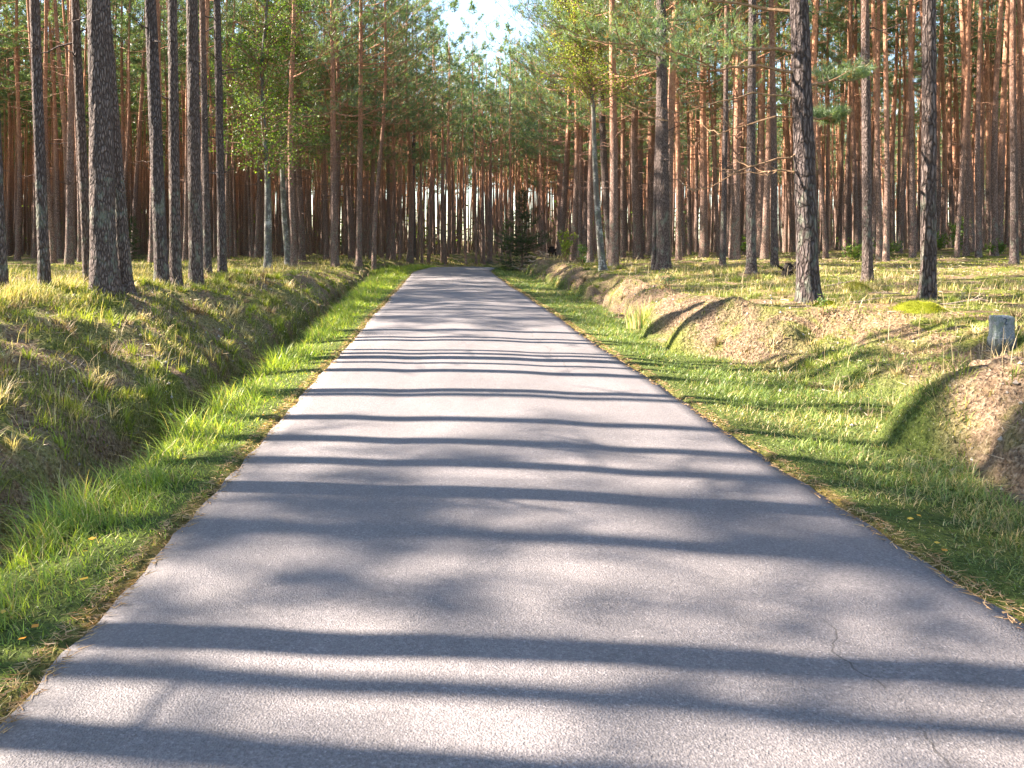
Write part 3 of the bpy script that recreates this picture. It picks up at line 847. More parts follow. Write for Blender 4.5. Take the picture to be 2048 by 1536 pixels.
# stems of the left row outside the picture, close enough to lay crisp shadows over the near road
for (ye, x0) in ((2.42, -7.4), (3.02, -6.3), (4.88, -6.8), (5.45, -8.0), (6.05, -7.2), (6.75, -8.8), (7.9, -7.6), (9.0, -9.6)):
    y0 = ye + SUN_DIR[1] * (-1.9 - x0)
    s0_, t0_ = road_coord(np.array([x0]), np.array([y0]))
    grid.setdefault((int(x0 // 2), int(y0 // 2)), []).append((x0, y0, 1.2))
    trees.append((x0, y0, float(s0_[0]), float(t0_[0]), False))
for k in range(NC):
    if R.uniform() > prob[k] * (0.52 if cy_[k] > 20 and abs(cx_[k]) < .7 * cy_[k] + 1.2 else .36): continue
    x, y, s, t = cx_[k], cy_[k], cs_[k], ct_[k]
    u = abs(t) - HALF
    infr = y > 1 and abs(x) < 0.70 * y + 1.2
    if u < (3.4 if s < S0 else 3.2): continue
    if infr:
        lim = 24 if t < 0 else 27
        if y < lim: continue
        if y > 134 + 10 * R.uniform(): continue
        pxc = 1024 + x / y * F
        if 850 < pxc < 1010 and y > 62 and R.uniform() < .25: continue
        # keep stems from standing in front of the nearer named trees is not needed: those stand nearer
        if t < 0 and y < 44 and abs(x) < 9 and R.uniform() < .5: continue
    else:
        if x > 0 and (y < 0 or x > 0.70 * y + 16): continue
        if x < 0 and (x < -46 and y < 40): continue
        if x < 0 and x < -0.70 * y - 26 and y > 40: continue
    ms = 1.0
    if in_gap(x, y) and x < -3: continue
    c = (int(x // 2), int(y // 2)); ok = True
    for a in (-1, 0, 1):
        for b in (-1, 0, 1):
            for q in grid.get((c[0] + a, c[1] + b), ()):
                if (q[0] - x) ** 2 + (q[1] - y) ** 2 < max(q[2], ms) ** 2: ok = False
    if not ok: continue
    grid.setdefault(c, []).append((x, y, ms))
    trees.append((x, y, s, t, infr))
inview = sorted([q for q in trees if q[4]], key=lambda q: q[1])
rest = [q for q in trees if not q[4]]
MAXI = 252
named, far = inview[:MAXI], inview[MAXI:]
print("trees", len(trees), "in view", len(inview), "named to", named[-1][1])
ORD = "first second third fourth fifth sixth seventh eighth ninth tenth eleventh twelfth thirteenth fourteenth fifteenth sixteenth seventeenth eighteenth nineteenth twentieth twenty-first twenty-second twenty-third twenty-fourth".split()
def zone(x, y, t):
    px = 1024 + x / y * F
    for lim, w in ((160, "by the slim far-left pine"), (300, "beside the thickest grey trunk"), (520, "left of the birches"),
                   (670, "behind the two left birches"), (870, "beyond the lone branchy pine"), (1010, "beyond the road bend"),
                   (1200, "between spruce and right birch"), (1330, "behind the right birch"), (1500, "right of the thick dark trunk"),
                   (1620, "left of the big fissured trunk"), (1740, "right of the big fissured trunk"),
                   (1860, "left of the almost black trunk"), (9999, "right of the almost black trunk")):
        if px < lim: return w
def rank(y):
    return "nearer" if y < 36 else ("middle" if y < 46 else "deeper")
cells = {}
for q in named:
    cells.setdefault((zone(q[0], q[1], q[3]), rank(q[1])), []).append(q)
LAB = {}
for (w, rk), L_ in cells.items():
    L_.sort(key=lambda q: q[0] / q[1])
    kind_ = {"nearer": "slender pine", "middle": "slim pine", "deeper": "thin orange pine"}[rk]
    for i_, q in enumerate(L_):
        if len(L_) == 1: lb = "only %s in the %s ranks %s" % (kind_, rk, w)
        elif len(L_) <= 24: lb = "%s from left of the %s ranks %s" % (ORD[i_] + " " + kind_, rk, w)
        else: lb = "%s in the %s ranks %s" % (kind_, rk, w)
        LAB[(q[0], q[1])] = (lb, "pines in the %s ranks %s" % (rk, w))
for (x, y, s, t, f_) in named:
    u = abs(t) - HALF
    edge_ = u < 8.5 and y > 27 and (t > 0 or s > 30)
    T_ = TE[R.integers(len(TE))] if edge_ else TI[R.integers(len(TI))]
    z = gz(x, y)
    sc = R.uniform(.9, 1.12)
    lab, grp = LAB[(x, y)]
    r_ = empty("pine_tree", (x, y, z - .02), R.uniform(0, 6.28), lab, "pine tree", grp)
    r_.scale = (sc * R.uniform(.85, 1.3), ) * 2 + (sc,)
    r_.rotation_euler = (R.normal(0, .016), R.normal(0, .016), R.uniform(0, 6.28))
    link("trunk", T_["tm"], r_); link("crown", T_["cm"], r_)
g = Geo()
fa = np.array(far + rest)
fz = ground_z(fa[:, 0], fa[:, 1])
for (q, z) in zip(fa, fz):
    T_ = TF[R.integers(len(TF))] if q[4] else TS[R.integers(len(TS))]
    sc = R.uniform(.9, 1.12); a = R.uniform(0, 6.28); w = sc * R.uniform(.85, 1.25)
    M = np.array([[cos(a) * w, -sin(a) * w, R.normal(0, .015)], [sin(a) * w, cos(a) * w, R.normal(0, .015)], [0, 0, sc]])
    V, T, Qd, tm, qm, C = T_["t"]
    g.merge((V, T, Qd, tm, qm, C), M, (q[0], q[1], z))
    V, T, Qd, tm, qm, C = T_["c"]
    g.merge((V, T, Qd, tm, qm, C), M, (q[0], q[1], z))
o = link("pine_forest", g.mesh("pine_forest", [M_bark, M_needle]))
tag(o, "mass of far pine trunks and crowns closing the view behind the nearer ranks", "forest", None, "stuff")

# bright broadleaved undergrowth far off, showing between the stems
g = Geo()
nU = 520
ux = R.uniform(-70, 62, nU); uy = R.uniform(74, 150, nU)
us, ut = road_coord(ux, uy)
okU = (np.abs(ut) > 7)
for x, y in zip(ux[okU], uy[okU]):
    z = gz(x, y); Hh = R.uniform(1.5, 6.5)
    P = trunk_path(Hh, (R.normal(0, .3), 0), .1, 6, int(abs(x) * 10))
    tube(g, P + [x, y, z], trunk_r(Hh, .04, P[:, 2], 0), 3)
    m_ = int(34 * Hh / 4)
    zc = R.uniform(.25, 1, m_) * Hh
    c = np.stack([x + R.normal(0, .45 + .08 * Hh, m_), y + R.normal(0, .6, m_), z + zc], 1)
    leaves(g, c, .30, 1, hz_col((.09, .15, .05), (.24, .30, .10), m_))
o = link("undergrowth", g.mesh("undergrowth", [M_twig, M_leaf]))
tag(o, "light green broadleaved undergrowth far back between the pine stems", "undergrowth", None, "stuff")
# ---------------- birches
def birch(path, r0, label, crown_z, nb, leafn, spread=1.4, group=None, leafcol=((.10, .19, .03), (.30, .36, .05)), size=.065, x=0, y=0, z=0, upw=50, name="birch_tree", cat="birch tree"):
    P = np.array(path, float)
    f = np.linspace(0, 1, len(P)); ff = np.linspace(0, 1, 40)
    # smooth path
    Q_ = np.stack([np.interp(ff, f, P[:, a]) for a in range(3)], 1)
    for _ in range(4): Q_[1:-1] = (Q_[:-2] + 2 * Q_[1:-1] + Q_[2:]) / 4
    root = empty(name, (x, y, z), 0, label, cat, group)
    g = Geo()
    Hh = Q_[-1, 2]
    r = r0 * (1 - Q_[:, 2] / Hh * .85) + r0 * .35 * np.exp(-np.maximum(Q_[:, 2], 0) / .2)
    tube(g, Q_, r, 14)
    link("trunk", g.mesh("birch_trunk", [M_birch], True), root)
    g = Geo(); cs = []
    for _ in range(nb):
        zz = crown_z + (Hh - crown_z) * R.uniform(0, 1) ** 1.1
        b = along(Q_, zz)
        L = spread * R.uniform(.6, 1.3) * (1 - .5 * (zz - crown_z) / (Hh - crown_z))
        Lp = limb_path(b, R.uniform(0, 6.28), radians(upw + R.uniform(-25, 20)), L * 1.2, 8, wob=.2, tip=-.35)
        tube(g, Lp, np.linspace(r0 * .22, .004, 8), 4, 0, cap=False)
        for q in range(7):
            c = Lp[R.integers(2, 8)]
            S_ = limb_path(c, R.uniform(0, 6.28), radians(R.uniform(-40, 35)), L * R.uniform(.25, .6), 5, wob=.2, tip=-.3)
            tube(g, S_, np.linspace(.008, .003, 5), 3, 0, cap=False)
            n = leafn
            k_ = R.uniform(0.15, 1, n)
            cc = np.stack([np.interp(k_, np.linspace(0, 1, 5), S_[:, a]) for a in range(3)], 1)
            cs.append(cc + R.normal(0, .09, (n, 3)))
    cs = np.concatenate(cs)
    hue = R.uniform(0, 1, (len(cs), 1)) ** 1.6
    col = np.array(leafcol[0]) + (np.array(leafcol[1]) - np.array(leafcol[0])) * hue
    leaves(g, cs, size, 1, col)
    link("crown", g.mesh("birch_crown", [M_twig, M_leaf]), root)
    return root
x, y, z = at(536, 542)
k = y / F
birch([(0, 0, -.2), (0, 0, 0), (.00, 0, 60 * k), (-.0, 0, 200 * k), (-10 * k, 0, 300 * k), (-14 * k, 0, 400 * k), (-2 * k, 0, 520 * k), (0, 0, 640 * k)], 8 * k,
      "mossy left birch of the two beside the lone branchy pine", 170 * k, 100, 17, 1.9, "birches left of the road", x=x, y=y, z=z, size=.07, leafcol=((.055, .12, .02), (.20, .27, .04)))
x, y, z = at(577, 532)
k = y / F
birch([(0, 0, -.2), (0, 0, 0), (-10 * k, 0, 120 * k), (-14 * k, 0, 250 * k), (-4 * k, 0, 330 * k), (6 * k, 0, 420 * k), (10 * k, 0, 640 * k)], 6.5 * k,
      "slimmer right birch of the two, with pale bark patches and a bent foot", 190 * k, 90, 17, 1.9, "birches left of the road", x=x, y=y, z=z, size=.075, leafcol=((.055, .12, .02), (.20, .27, .04)))
x, y, z = at(722, 504)
y0 = y - 1.5; k = y0 / F; x = (712 - 1024) * k; z = gz(x, y0)
birch([(0, 0, -.2), (0, 0, 0), (2 * k, 0, 200 * k), (0, 0, 380 * k), (3 * k, 0, 460 * k)], 3.5 * k,
      "green leafy tree spreading across the stem right of the lone branchy pine", 90 * k, 100, 15, 2.6, None, x=x, y=y0, z=z, size=.10, leafcol=((.045, .12, .02), (.16, .26, .035)), upw=20)
x, y, z = at(1206, 541)
k = y / F
birch([(0, 0, -.2), (0, 0, 0), (-6 * k, 0, 60 * k), (-14 * k, 0, 160 * k), (-18 * k, 0, 270 * k), (-20 * k, 0, 350 * k), (-40 * k, 0, 430 * k), (-70 * k, 0, 520 * k), (-95 * k, 0, 600 * k)], 7.5 * k,
      "curving birch with a yellow-green top at the lip of the right bank", 330 * k, 80, 17, 1.5, None, x=x, y=y, z=z, size=.055,
      leafcol=((.13, .20, .03), (.42, .42, .05)), upw=45)

# ---------------- spruce, saplings, bushes
def spruce(px, py, hpx, wpx, label, name="spruce_tree", cat="spruce tree", n=230, dark=True, d=None):
    x, y, z = at(px, py)
    if d: y = d; x = (px - 1024) / F * y; z = gz(x, y)
    H = hpx * y / F; W = wpx * y / F / 2
    root = empty(name, (x, y, z - .02), 0, label, cat)
    g = Geo(); P = trunk_path(H, (0, 0), .02, 10, 3)
    tube(g, P, trunk_r(H, H * .012, P[:, 2], .1), 7)
    link("trunk", g.mesh("spruce_trunk", [M_bark], True), root)
    g = Geo(); cs = []; ds = []
    for i_ in range(n):
        f = R.uniform(.02, .98); zz = f * H
        L = (1 + .35 * sin(f * 23)) * W * (1 - f) ** .8 * R.uniform(.35, 1.3) + .05
        a = R.uniform(0, 6.28)
        Lp = limb_path(np.array([0, 0, zz]), a, radians(-12 + 45 * f), L, 6, wob=.06, tip=.2)
        tube(g, Lp, np.linspace(.008 + .004 * L, .003, 6), 3, 0, cap=False)
        m_ = max(4, int(26 * L))
        kk = R.uniform(.15, 1, m_)
        c = np.stack([np.interp(kk, np.linspace(0, 1, 6), Lp[:, q]) for q in range(3)], 1)
        sd = np.array([-sin(a), cos(a), 0]) * R.uniform(-1, 1, (m_, 1)) * (L * .25) * (1.15 - kk[:, None])
        cs.append(c + sd); ds.append(np.tile([cos(a), sin(a), -.25], (m_, 1)))
    C = np.concatenate(cs); D = np.concatenate(ds)
    C = np.repeat(C, 5, 0); D = np.repeat(D, 5, 0) + R.normal(0, .5, (len(C), 3))
    base = np.array([.030, .058, .024]) if dark else np.array([.07, .12, .025])
    col = base * R.uniform(.7, 1.9, (len(C), 1))
    bits(g, C, D, (.09 if dark else .07) * R.uniform(.7, 1.3, len(C)), .018, 1, col)
    link("crown", g.mesh("spruce_crown", [M_bark, M_needle]), root)
    HERO.append((x, y, .1))
spruce(1044, 522, 165, 130, "small dark spruce in front of the trunks near the road bend", d=40)
spruce(1012, 524, 105, 50, "low young spruce left of the small dark spruce by the verge", n=130, dark=False, d=41)
spruce(266, 520, 90, 34, "small dark juniper behind the trunks of the left bank", "juniper_bush", "juniper", n=120)
def sapling(px, py, hpx, wpx, label, name="leafy_sapling", cat="sapling", nst=5, col=((.06, .12, .025), (.17, .25, .045)), lp=22, size=.05, group=None, d=None):
    x, y, z = at(px, py)
    if d: y = d; x = (px - 1024) / F * y; z = gz(x, y)
    H = hpx * y / F; W = wpx * y / F / 2
    root = empty(name, (x, y, z), 0, label, cat, group)
    gs = Geo(); gl = Geo(); cs = []
    for _ in range(nst):
        a = R.uniform(0, 6.28); L = H * R.uniform(.6, 1.05)
        el = math.atan2(L, W * R.uniform(.1, 1.0))
        Lp = limb_path(R.normal(0, .02, 3) * [1, 1, 0] - [0, 0, .03], a, el, L, 7, wob=.15, tip=-.08)
        tube(gs, Lp, np.linspace(.004 + .006 * H, .002, 7), 4, 0, cap=False)
        for q in range(4):
            S_ = limb_path(Lp[R.integers(2, 7)], R.uniform(0, 6.28), radians(R.uniform(0, 45)), W * R.uniform(.4, 1), 4)
            tube(gs, S_, np.linspace(.004, .002, 4), 3, 0, cap=False)
            kk = R.uniform(0.1, 1, lp)
            cs.append(np.stack([np.interp(kk, np.linspace(0, 1, 4), S_[:, b]) for b in range(3)], 1) + R.normal(0, .05, (lp, 3)))
    cs = np.concatenate(cs)
    c = np.array(col[0]) + (np.array(col[1]) - np.array(col[0])) * R.uniform(0, 1, (len(cs), 1))
    leaves(gl, cs, size * max(1, y / 18), 0, c)
    link("stem", gs.mesh("sapling_stem", [M_twig]), root); link("foliage", gl.mesh("sapling_foliage", [M_leaf]), root)
sapling(1918, 505, 75, 40, "tall leafy bush among the trunks right of the almost black pine", "leafy_bush", "bush", 9)
sapling(1992, 512, 36, 40, "low green bush below the grey-lit pine near the right edge", "leafy_bush", "bush", 8)
sapling(1492, 512, 40, 34, "bright little sapling between the slim pale-topped pine and the dark rough pine", nst=5)
sapling(1702, 520, 34, 60, "low leafy shrub left of the smooth orange-brown pine's foot", "leafy_bush", "bush", 7, lp=18)
sapling(1878, 500, 36, 44, "small shrub just right of the almost black trunk", "leafy_bush", "bush", 6)
sapling(1770, 512, 26, 60, "flat green shrub between the smooth orange-brown and the almost black trunk", "leafy_bush", "bush", 7, lp=16)
sapling(1130, 506, 60, 36, "bright young sapling by the brush heap at the foot of the broad-crowned pine", nst=5, col=((.14, .22, .04), (.34, .36, .06)), d=34)
sapling(1266, 492, 36, 40, "green sapling behind the thin orange pine right of the birch", nst=4)
sapling(1165, 500, 40, 26, "dark little sapling on the crest left of the right birch", nst=3, col=((.05, .10, .03), (.12, .18, .05)), d=28)
sapling(700, 505, 30, 40, "green bush on the left bank below the leaf-wrapped pine", "leafy_bush", "bush", 6)
sapling(1648, 632, 34, 16, "tiny dark sprout at the ditch end left of the marker stone", nst=2, col=((.05, .10, .03), (.10, .15, .04)), lp=10, size=.03)
sapling(1338, 585, 46, 18, "small blue-green seedling in front of the thick dark pine", nst=3, col=((.05, .11, .05), (.10, .17, .08)), lp=14, size=.03)

# ------------------------------------------------------------------ grasses
def scat(n, s0, s1, u0, u1, side, p=1.0, upow=1.0):
    """points beside the road, thinning with distance"""
    q = R.uniform(0, 1, n)
    e = 1 - p
    s = (s0 ** e + q * (s1 ** e - s0 ** e)) ** (1 / e) if abs(e) > 1e-3 else s0 * (s1 / s0) ** q
    u = u0 + (u1 - u0) * R.uniform(0, 1, n) ** upow
    t = side * (HALF + u)
    x, y = road_point(s, t)
    return x, y, s, u
def keep(m, *a): return [q[m] for q in a]
def pts(x, y, sink=.015): return np.stack([x, y, ground_z(x, y) - sink], 1)
EX = lambda y: .0034 + .00062 * np.maximum(y, 0)
# bright verge, left: long arching tussocks towards the ditch
x, y, s, u = scat(120000, 1.4, 46, 0.02, 2.3, -1, 1.0, .9)
lim = .84 + np.interp(s, [0, 9, 15, 22, 40], [0, 0, .1, .45, 1.2]) + .35 * (fbm(x * 1.4, y * 1.4, 91, 2) - .5)
x, y, s, u = keep(u < lim, x, y, s, u)
cl = fbm(x * 2.2, y * 2.2, 93, 2)
m_ = R.uniform(0, 1, len(x)) < np.clip((u + .05) * 9, .3, 1) * np.clip(cl * 1.9, .25, 1)
x, y, s, u, cl = keep(m_, x, y, s, u, cl)
n = len(x)
h = (.04 + .26 * sst(.1, .8, u) * np.clip(cl * 1.7 - .15, .15, 1.2)) * R.uniform(.5, 1.35, n)
azb = R.uniform(0, 2 * pi, n) 
azb = np.where(R.uniform(0, 1, n) < .55, pi + R.normal(0, .8, n), azb)
col = hz_col((.10, .18, .024), (.38, .44, .065), n, 1.0)
col = np.where((R.uniform(0, 1, (n, 1)) < .10 + .35 * (u[:, None] < .10)), hz_col((.38, .26, .10), (.55, .46, .22), n), col)
o = blades("verge_grass", pts(x, y), h, EX(y), azb, R.uniform(.25, 1.25, n), col, M_grass, 3)
tag(o, "long bright green grass arching along the left road edge above the ditch", "grass", None, "stuff")
# right verge
x, y, s, u = scat(190000, 2.2, 46, 0.02, 3.2, 1, 1.0, .9)
lim = np.interp(s, [0, 5, 6.5, 7.5, 9, 10.5, 12, 14, 20, 40], [1.25, 1.25, 2.1, 3.0, 2.6, 1.2, 1.05, 1.2, 1.6, 1.8]) + .4 * (fbm(x * 1.4, y * 1.4, 95, 2) - .5)
x, y, s, u = keep(u < lim, x, y, s, u)
cl = fbm(x * 1.7, y * 1.7, 97, 3)
thin = np.where((s > 6) & (s < 10.5) & (u > 1.1), .55, 1.0)
m_ = R.uniform(0, 1, len(x)) < np.clip((u + .05) * 9, .3, 1) * np.clip((cl - .12) * 2.4, .08, 1) * thin
x, y, s, u, cl = keep(m_, x, y, s, u, cl)
n = len(x)
h = (.025 + .085 * sst(.05, .6, u) * (0.25 + cl)) * R.uniform(.4, 1.5, n)
col = hz_col((.075, .135, .035), (.27, .33, .085), n, 1.2)
dryp = (.10 + .4 * (u[:, None] < .1) + .35 * sst(.5, .7, fbm(x * .9, y * .9, 98, 2))[:, None])
col = np.where(R.uniform(0, 1, (n, 1)) < dryp, hz_col((.36, .27, .12), (.58, .48, .24), n), col)
o = blades("verge_grass", pts(x, y), h, EX(y), R.uniform(0, 6.28, n), R.uniform(.3, 1.5, n), col, M_grass, 2)
tag(o, "short mixed green grass along the right road edge and the side hollow", "grass", None, "stuff")
# left bank: heath, olive and straw grass
x, y, s, u = scat(150000, 2.5, 60, 1.15, 11, -1, 1.0, 1.5)
xb, yb, sb, ub = scat(110000, 3.2, 20, 1.15, 4.6, -1, 0.6, 1.0)
x = np.concatenate([x, xb]); y = np.concatenate([y, yb]); s = np.concatenate([s, sb]); u = np.concatenate([u, ub])
vis = np.abs(x) < .72 * y + 1
x, y, s, u = keep(vis, x, y, s, u)
pt = fbm(x * .8, y * .8, 101, 3); p2 = fbm(x * 2.4, y * 2.4, 103, 2)
low = sst(2.0, 3.4, u)
m_ = R.uniform(0, 1, len(x)) < np.clip((p2 - .25) * 2.6, .05, 1) * (.45 + .55 * low)
x, y, s, u, pt, p2 = keep(m_, x, y, s, u, pt, p2)
n = len(x)
top = sst(2.6, 3.6, u) * (1 - .6 * sst(6, 10, u))
h = (.02 + .22 * np.clip(p2 - .35, 0, 1) + .12 * top * sst(.40, .6, pt)) * R.uniform(.5, 1.6, n)
straw = R.uniform(0, 1, (n, 1)) < (.12 + .6 * top * sst(.45, .6, pt) * (1 - .8 * sst(5, 8, u)))[:, None]
col = np.where(straw, hz_col((.34, .26, .12), (.60, .48, .25), n), hz_col((.075, .10, .022), (.30, .31, .05), n))
o = blades("bank_grass", pts(x, y), h, EX(y) * 1.0, R.uniform(0, 6.28, n), R.uniform(.1, .9, n), col, M_dry, 2)
tag(o, "straw and olive heath grass covering the left bank and its crest", "grass", None, "stuff")
# right bank and floor
x, y, s, u = scat(100000, 3.5, 60, 1.2, 16, 1, 1.0, 1.4)
xb, yb, sb, ub = scat(80000, 4.5, 22, 1.2, 8, 1, 0.6, 1.0)
x = np.concatenate([x, xb]); y = np.concatenate([y, yb]); s = np.concatenate([s, sb]); u = np.concatenate([u, ub])
vis = np.abs(x) < .72 * y + 1
x, y, s, u = keep(vis, x, y, s, u)
pt = fbm(x * .8, y * .8, 111, 3); p2 = fbm(x * 2.4, y * 2.4, 113, 2)
bank = (1 - sst(2.2, 3.0, u))
m_ = R.uniform(0, 1, len(x)) < np.clip((p2 - .38) * 3.0, .03, 1) * (1 - .72 * bank) * (1 - .8 * (s < 6.5) * (u < 2.6))
x, y, s, u, pt, p2 = keep(m_, x, y, s, u, pt, p2)
n = len(x)
h = (.022 + .05 * p2 + .08 * sst(.5, .65, pt) * sst(2.5, 4, u)) * R.uniform(.5, 1.6, n)
straw = R.uniform(0, 1, (n, 1)) < (.12 + .35 * sst(.5, .65, pt))[:, None]
col = np.where(straw, hz_col((.34, .26, .12), (.60, .48, .25), n), hz_col((.065, .09, .02), (.21, .23, .04), n))
o = blades("bank_grass", pts(x, y), h, EX(y), R.uniform(0, 6.28, n), R.uniform(.1, .9, n), col, M_dry, 2)
tag(o, "short moss and thin straw grass over the right bank and forest floor", "grass", None, "stuff")
# tall dry stalks on crests
for side, lab in ((-1, "sparse tall dry stalks standing on the left bank"), (1, "sparse tall dry stalks standing on the right bank")):
    x, y, s, u = scat(2600, 3.5, 50, 1.6, 7, side, 1.0, 1.2)
    x, y, s, u = keep((np.abs(x) < .72 * y + 1) & (fbm(x * .7, y * .7, 121, 2) > .42), x, y, s, u)
    n = len(x)
    o = blades("dry_stalks", pts(x, y), R.uniform(.14, .42, n), EX(y) * .62, R.uniform(0, 6.28, n), R.uniform(.1, .8, n), hz_col((.42, .31, .17), (.66, .52, .32), n), M_dry, 3)
    tag(o, lab, "dry grass", None, "stuff")
# pine needle litter along the asphalt edges
def litter(n_, side, lab):
    x, y, s, u = scat(n_, 1.6, 30, -.04, .12, side, 1.0, 1.5)
    n = len(x)
    zz = np.where(u < 0, road_surf(s, side * (HALF + u)) + .008, ground_z(x, y) + .008)
    P = np.stack([x, y, zz], 1)
    m_ = R.uniform(0, 1, n) < np.where(u < -.01, .22, 1.0) * np.clip(fbm(x * 4, y * 4, 131, 2) * 1.8, 0, 1)
    P = P[m_]; n = len(P)
    a = R.uniform(0, 6.28, n)
    g = Geo()
    bits(g, P, np.stack([np.cos(a), np.sin(a), R.uniform(0, .25, n)], 1), R.uniform(.03, .07, n), .003 + .0005 * P[:, 1], 0,
         hz_col((.22, .12, .06), (.50, .34, .18), n))
    o = link("needle_litter", g.mesh("needle_litter", [M_dry]))
    tag(o, lab, "needle litter", None, "stuff")
litter(8000, -1, "orange fallen pine needles along the left asphalt edge")
litter(8000, 1, "orange fallen pine needles along the right asphalt edge")
# debris on the forest floor: twiglets, chips
x = R.uniform(-14, 16, 34000); y = 3 + 31 * R.uniform(0, 1, 34000) ** 1.5
s, t = road_coord(x, y); u = np.abs(t) - HALF
x, y, t = keep((u > 1.2) & (np.abs(x) < .72 * y), x, y, t)
n = len(x); a = R.uniform(0, 6.28, n); g = Geo()
bits(g, pts(x, y, -.012), np.stack([np.cos(a), np.sin(a), R.uniform(-.1, .3, n)], 1), R.uniform(.03, .16, n), .004 + .0006 * y, 0, hz_col((.16, .10, .06), (.55, .44, .33), n))
o = link("forest_litter", g.mesh("forest_litter", [M_dry]))
tag(o, "fallen twigs and bark chips strewn over the mossy banks", "litter", None, "stuff")
# moss fibres: low yellow-green cushions of short tips, dense patches
x = R.uniform(-16, 18, 120000); y = 3 + 27 * R.uniform(0, 1, 120000) ** 1.4
s, t = road_coord(x, y); u = np.abs(t) - HALF
pm = fbm(x * 1.3, y * 1.3, 141, 3)
x, y, t, pm = keep((u > 1.3) & (np.abs(x) < .72 * y) & (pm > .50) & ~((t > 0) & (y < 6.6) & (u < 2.6)) & (R.uniform(0, 1, len(x)) < .9), x, y, t, pm)
n = len(x)
o = blades("moss", pts(x, y, .005), R.uniform(.012, .04, n) * (1 + y * .02), EX(y) * 1.9, R.uniform(0, 6.28, n), R.uniform(.3, 1.2, n), hz_col((.11, .135, .015), (.36, .39, .035), n, 1.2), M_mossb, 1)
tag(o, "yellow-green moss patches spread over both banks", "moss", None, "stuff")
# coarse tussocks rooted on the left bank and along the ditch lip
nt_ = 520
x, y, s, u = scat(nt_, 3.2, 26, 1.3, 4.4, -1, .8)
k_ = 60
X = np.repeat(x, k_); Y = np.repeat(y, k_); n = len(X)
a = R.uniform(0, 6.28, n); r_ = np.abs(R.normal(0, .055, n)) * np.repeat(R.uniform(.6, 1.7, nt_), k_)
hT = np.repeat(R.uniform(.06, .24, nt_), k_)
X = X + np.cos(a) * r_; Y = Y + np.sin(a) * r_
typ = np.repeat(R.uniform(0, 1, (nt_, 1)), k_, 0)
col = np.where(typ < .35, hz_col((.38, .29, .14), (.62, .50, .27), n), np.where(typ < .8, hz_col((.11, .15, .02), (.34, .37, .05), n), hz_col((.14, .10, .06), (.28, .18, .11), n)))
o = blades("grass_tussocks", pts(X, Y), hT * R.uniform(.4, 1.2, n), EX(Y) * 1.1, a + R.normal(0, .5, n), R.uniform(.2, 1.2, n), col, M_dry, 2)
tag(o, "tufted heath and moor grass hanging over the left ditch and bank", "grass", None, "stuff")
nt_ = 330
x, y, s, u = scat(nt_, 5, 26, 1.3, 7, 1, .8)
k_ = 50
X = np.repeat(x, k_); Y = np.repeat(y, k_); n = len(X)
a = R.uniform(0, 6.28, n); r_ = np.abs(R.normal(0, .05, n)) * np.repeat(R.uniform(.6, 1.7, nt_), k_)
hT = np.repeat(R.uniform(.05, .20, nt_), k_)
X = X + np.cos(a) * r_; Y = Y + np.sin(a) * r_
typ = np.repeat(R.uniform(0, 1, (nt_, 1)), k_, 0)
col = np.where(typ < .4, hz_col((.38, .29, .14), (.62, .50, .27), n), np.where(typ < .8, hz_col((.10, .14, .03), (.28, .31, .06), n), hz_col((.10, .075, .045), (.22, .15, .09), n)))
o = blades("grass_tussocks", pts(X, Y), hT * R.uniform(.4, 1.2, n), EX(Y) * 1.1, a + R.normal(0, .5, n), R.uniform(.2, 1.2, n), col, M_dry, 2)
tag(o, "scattered tufts of heath and dry grass over the right bank", "grass", None, "stuff")
# pale stones and clods lying on the bare parts of both banks
g = Geo()
for side, nn_ in ((-1, 260), (1, 260)):
    x, y, s, u = scat(nn_, 3.5, 18, 1.2, 3.4, side, .8)
    zz = ground_z(x, y)
    for q in range(nn_):
        r0_ = R.uniform(.008, .028)
        V = np.array([(1, 0, 0), (-1, 0, 0), (0, 1, 0), (0, -1, 0), (0, 0, 1), (0, 0, -1)]) * R.uniform(.6, 1.2, (6, 1)) * r0_
        F_ = [(0, 2, 4), (2, 1, 4), (1, 3, 4), (3, 0, 4), (2, 0, 5), (1, 2, 5), (3, 1, 5), (0, 3, 5)]
        g.add(V + [x[q], y[q], zz[q] + r0_ * .3], F_, None, 0, hz_col((.16, .12, .09), (.5, .45, .4), 1)[0])
o = link("pebbles", g.mesh("pebbles", [M_dry]))
tag(o, "small pale stones and clods on the bare soil of both banks", "pebbles", None, "stuff")
# fallen yellow leaves
x, y, s, u = scat(26, 2.3, 9, .0, .8, -1, .8)
x2, y2, s2, u2 = scat(7, 3.2, 9, 0, .6, 1, .8)
n1_ = len(x)
zz = np.where(u < 0, road_surf(s, -(HALF + u)) + .012, ground_z(x, y) + .05); zz2 = np.where(u2 < 0, road_surf(s2, HALF + u2) + .012, ground_z(x2, y2) + .05)
Cc = np.concatenate([np.stack([x, y, zz], 1), np.stack([x2, y2, zz2], 1)]); n = len(Cc)
g = Geo()
a = R.uniform(0, 6.28, n); d_ = np.stack([np.cos(a), np.sin(a), R.uniform(-.05, .2, n)], 1); sd = np.stack([-np.sin(a), np.cos(a), R.uniform(-.1, .25, n)], 1)
L = R.uniform(.025, .05, n)[:, None]
V = np.stack([Cc, Cc + d_ * L * .5 + sd * L * .4, Cc + d_ * L, Cc + d_ * L * .5 - sd * L * .4], 1).reshape(-1, 3)
g.add(V, None, np.arange(4 * n).reshape(-1, 4), 0, np.repeat(hz_col((.55, .22, .03), (.72, .50, .08), n), 4, 0))
o = link("fallen_leaves", g.mesh("fallen_leaves", [M_leaf]))
tag(o, "scattered small yellow birch leaves on the verge and asphalt", "leaves", None, "stuff")

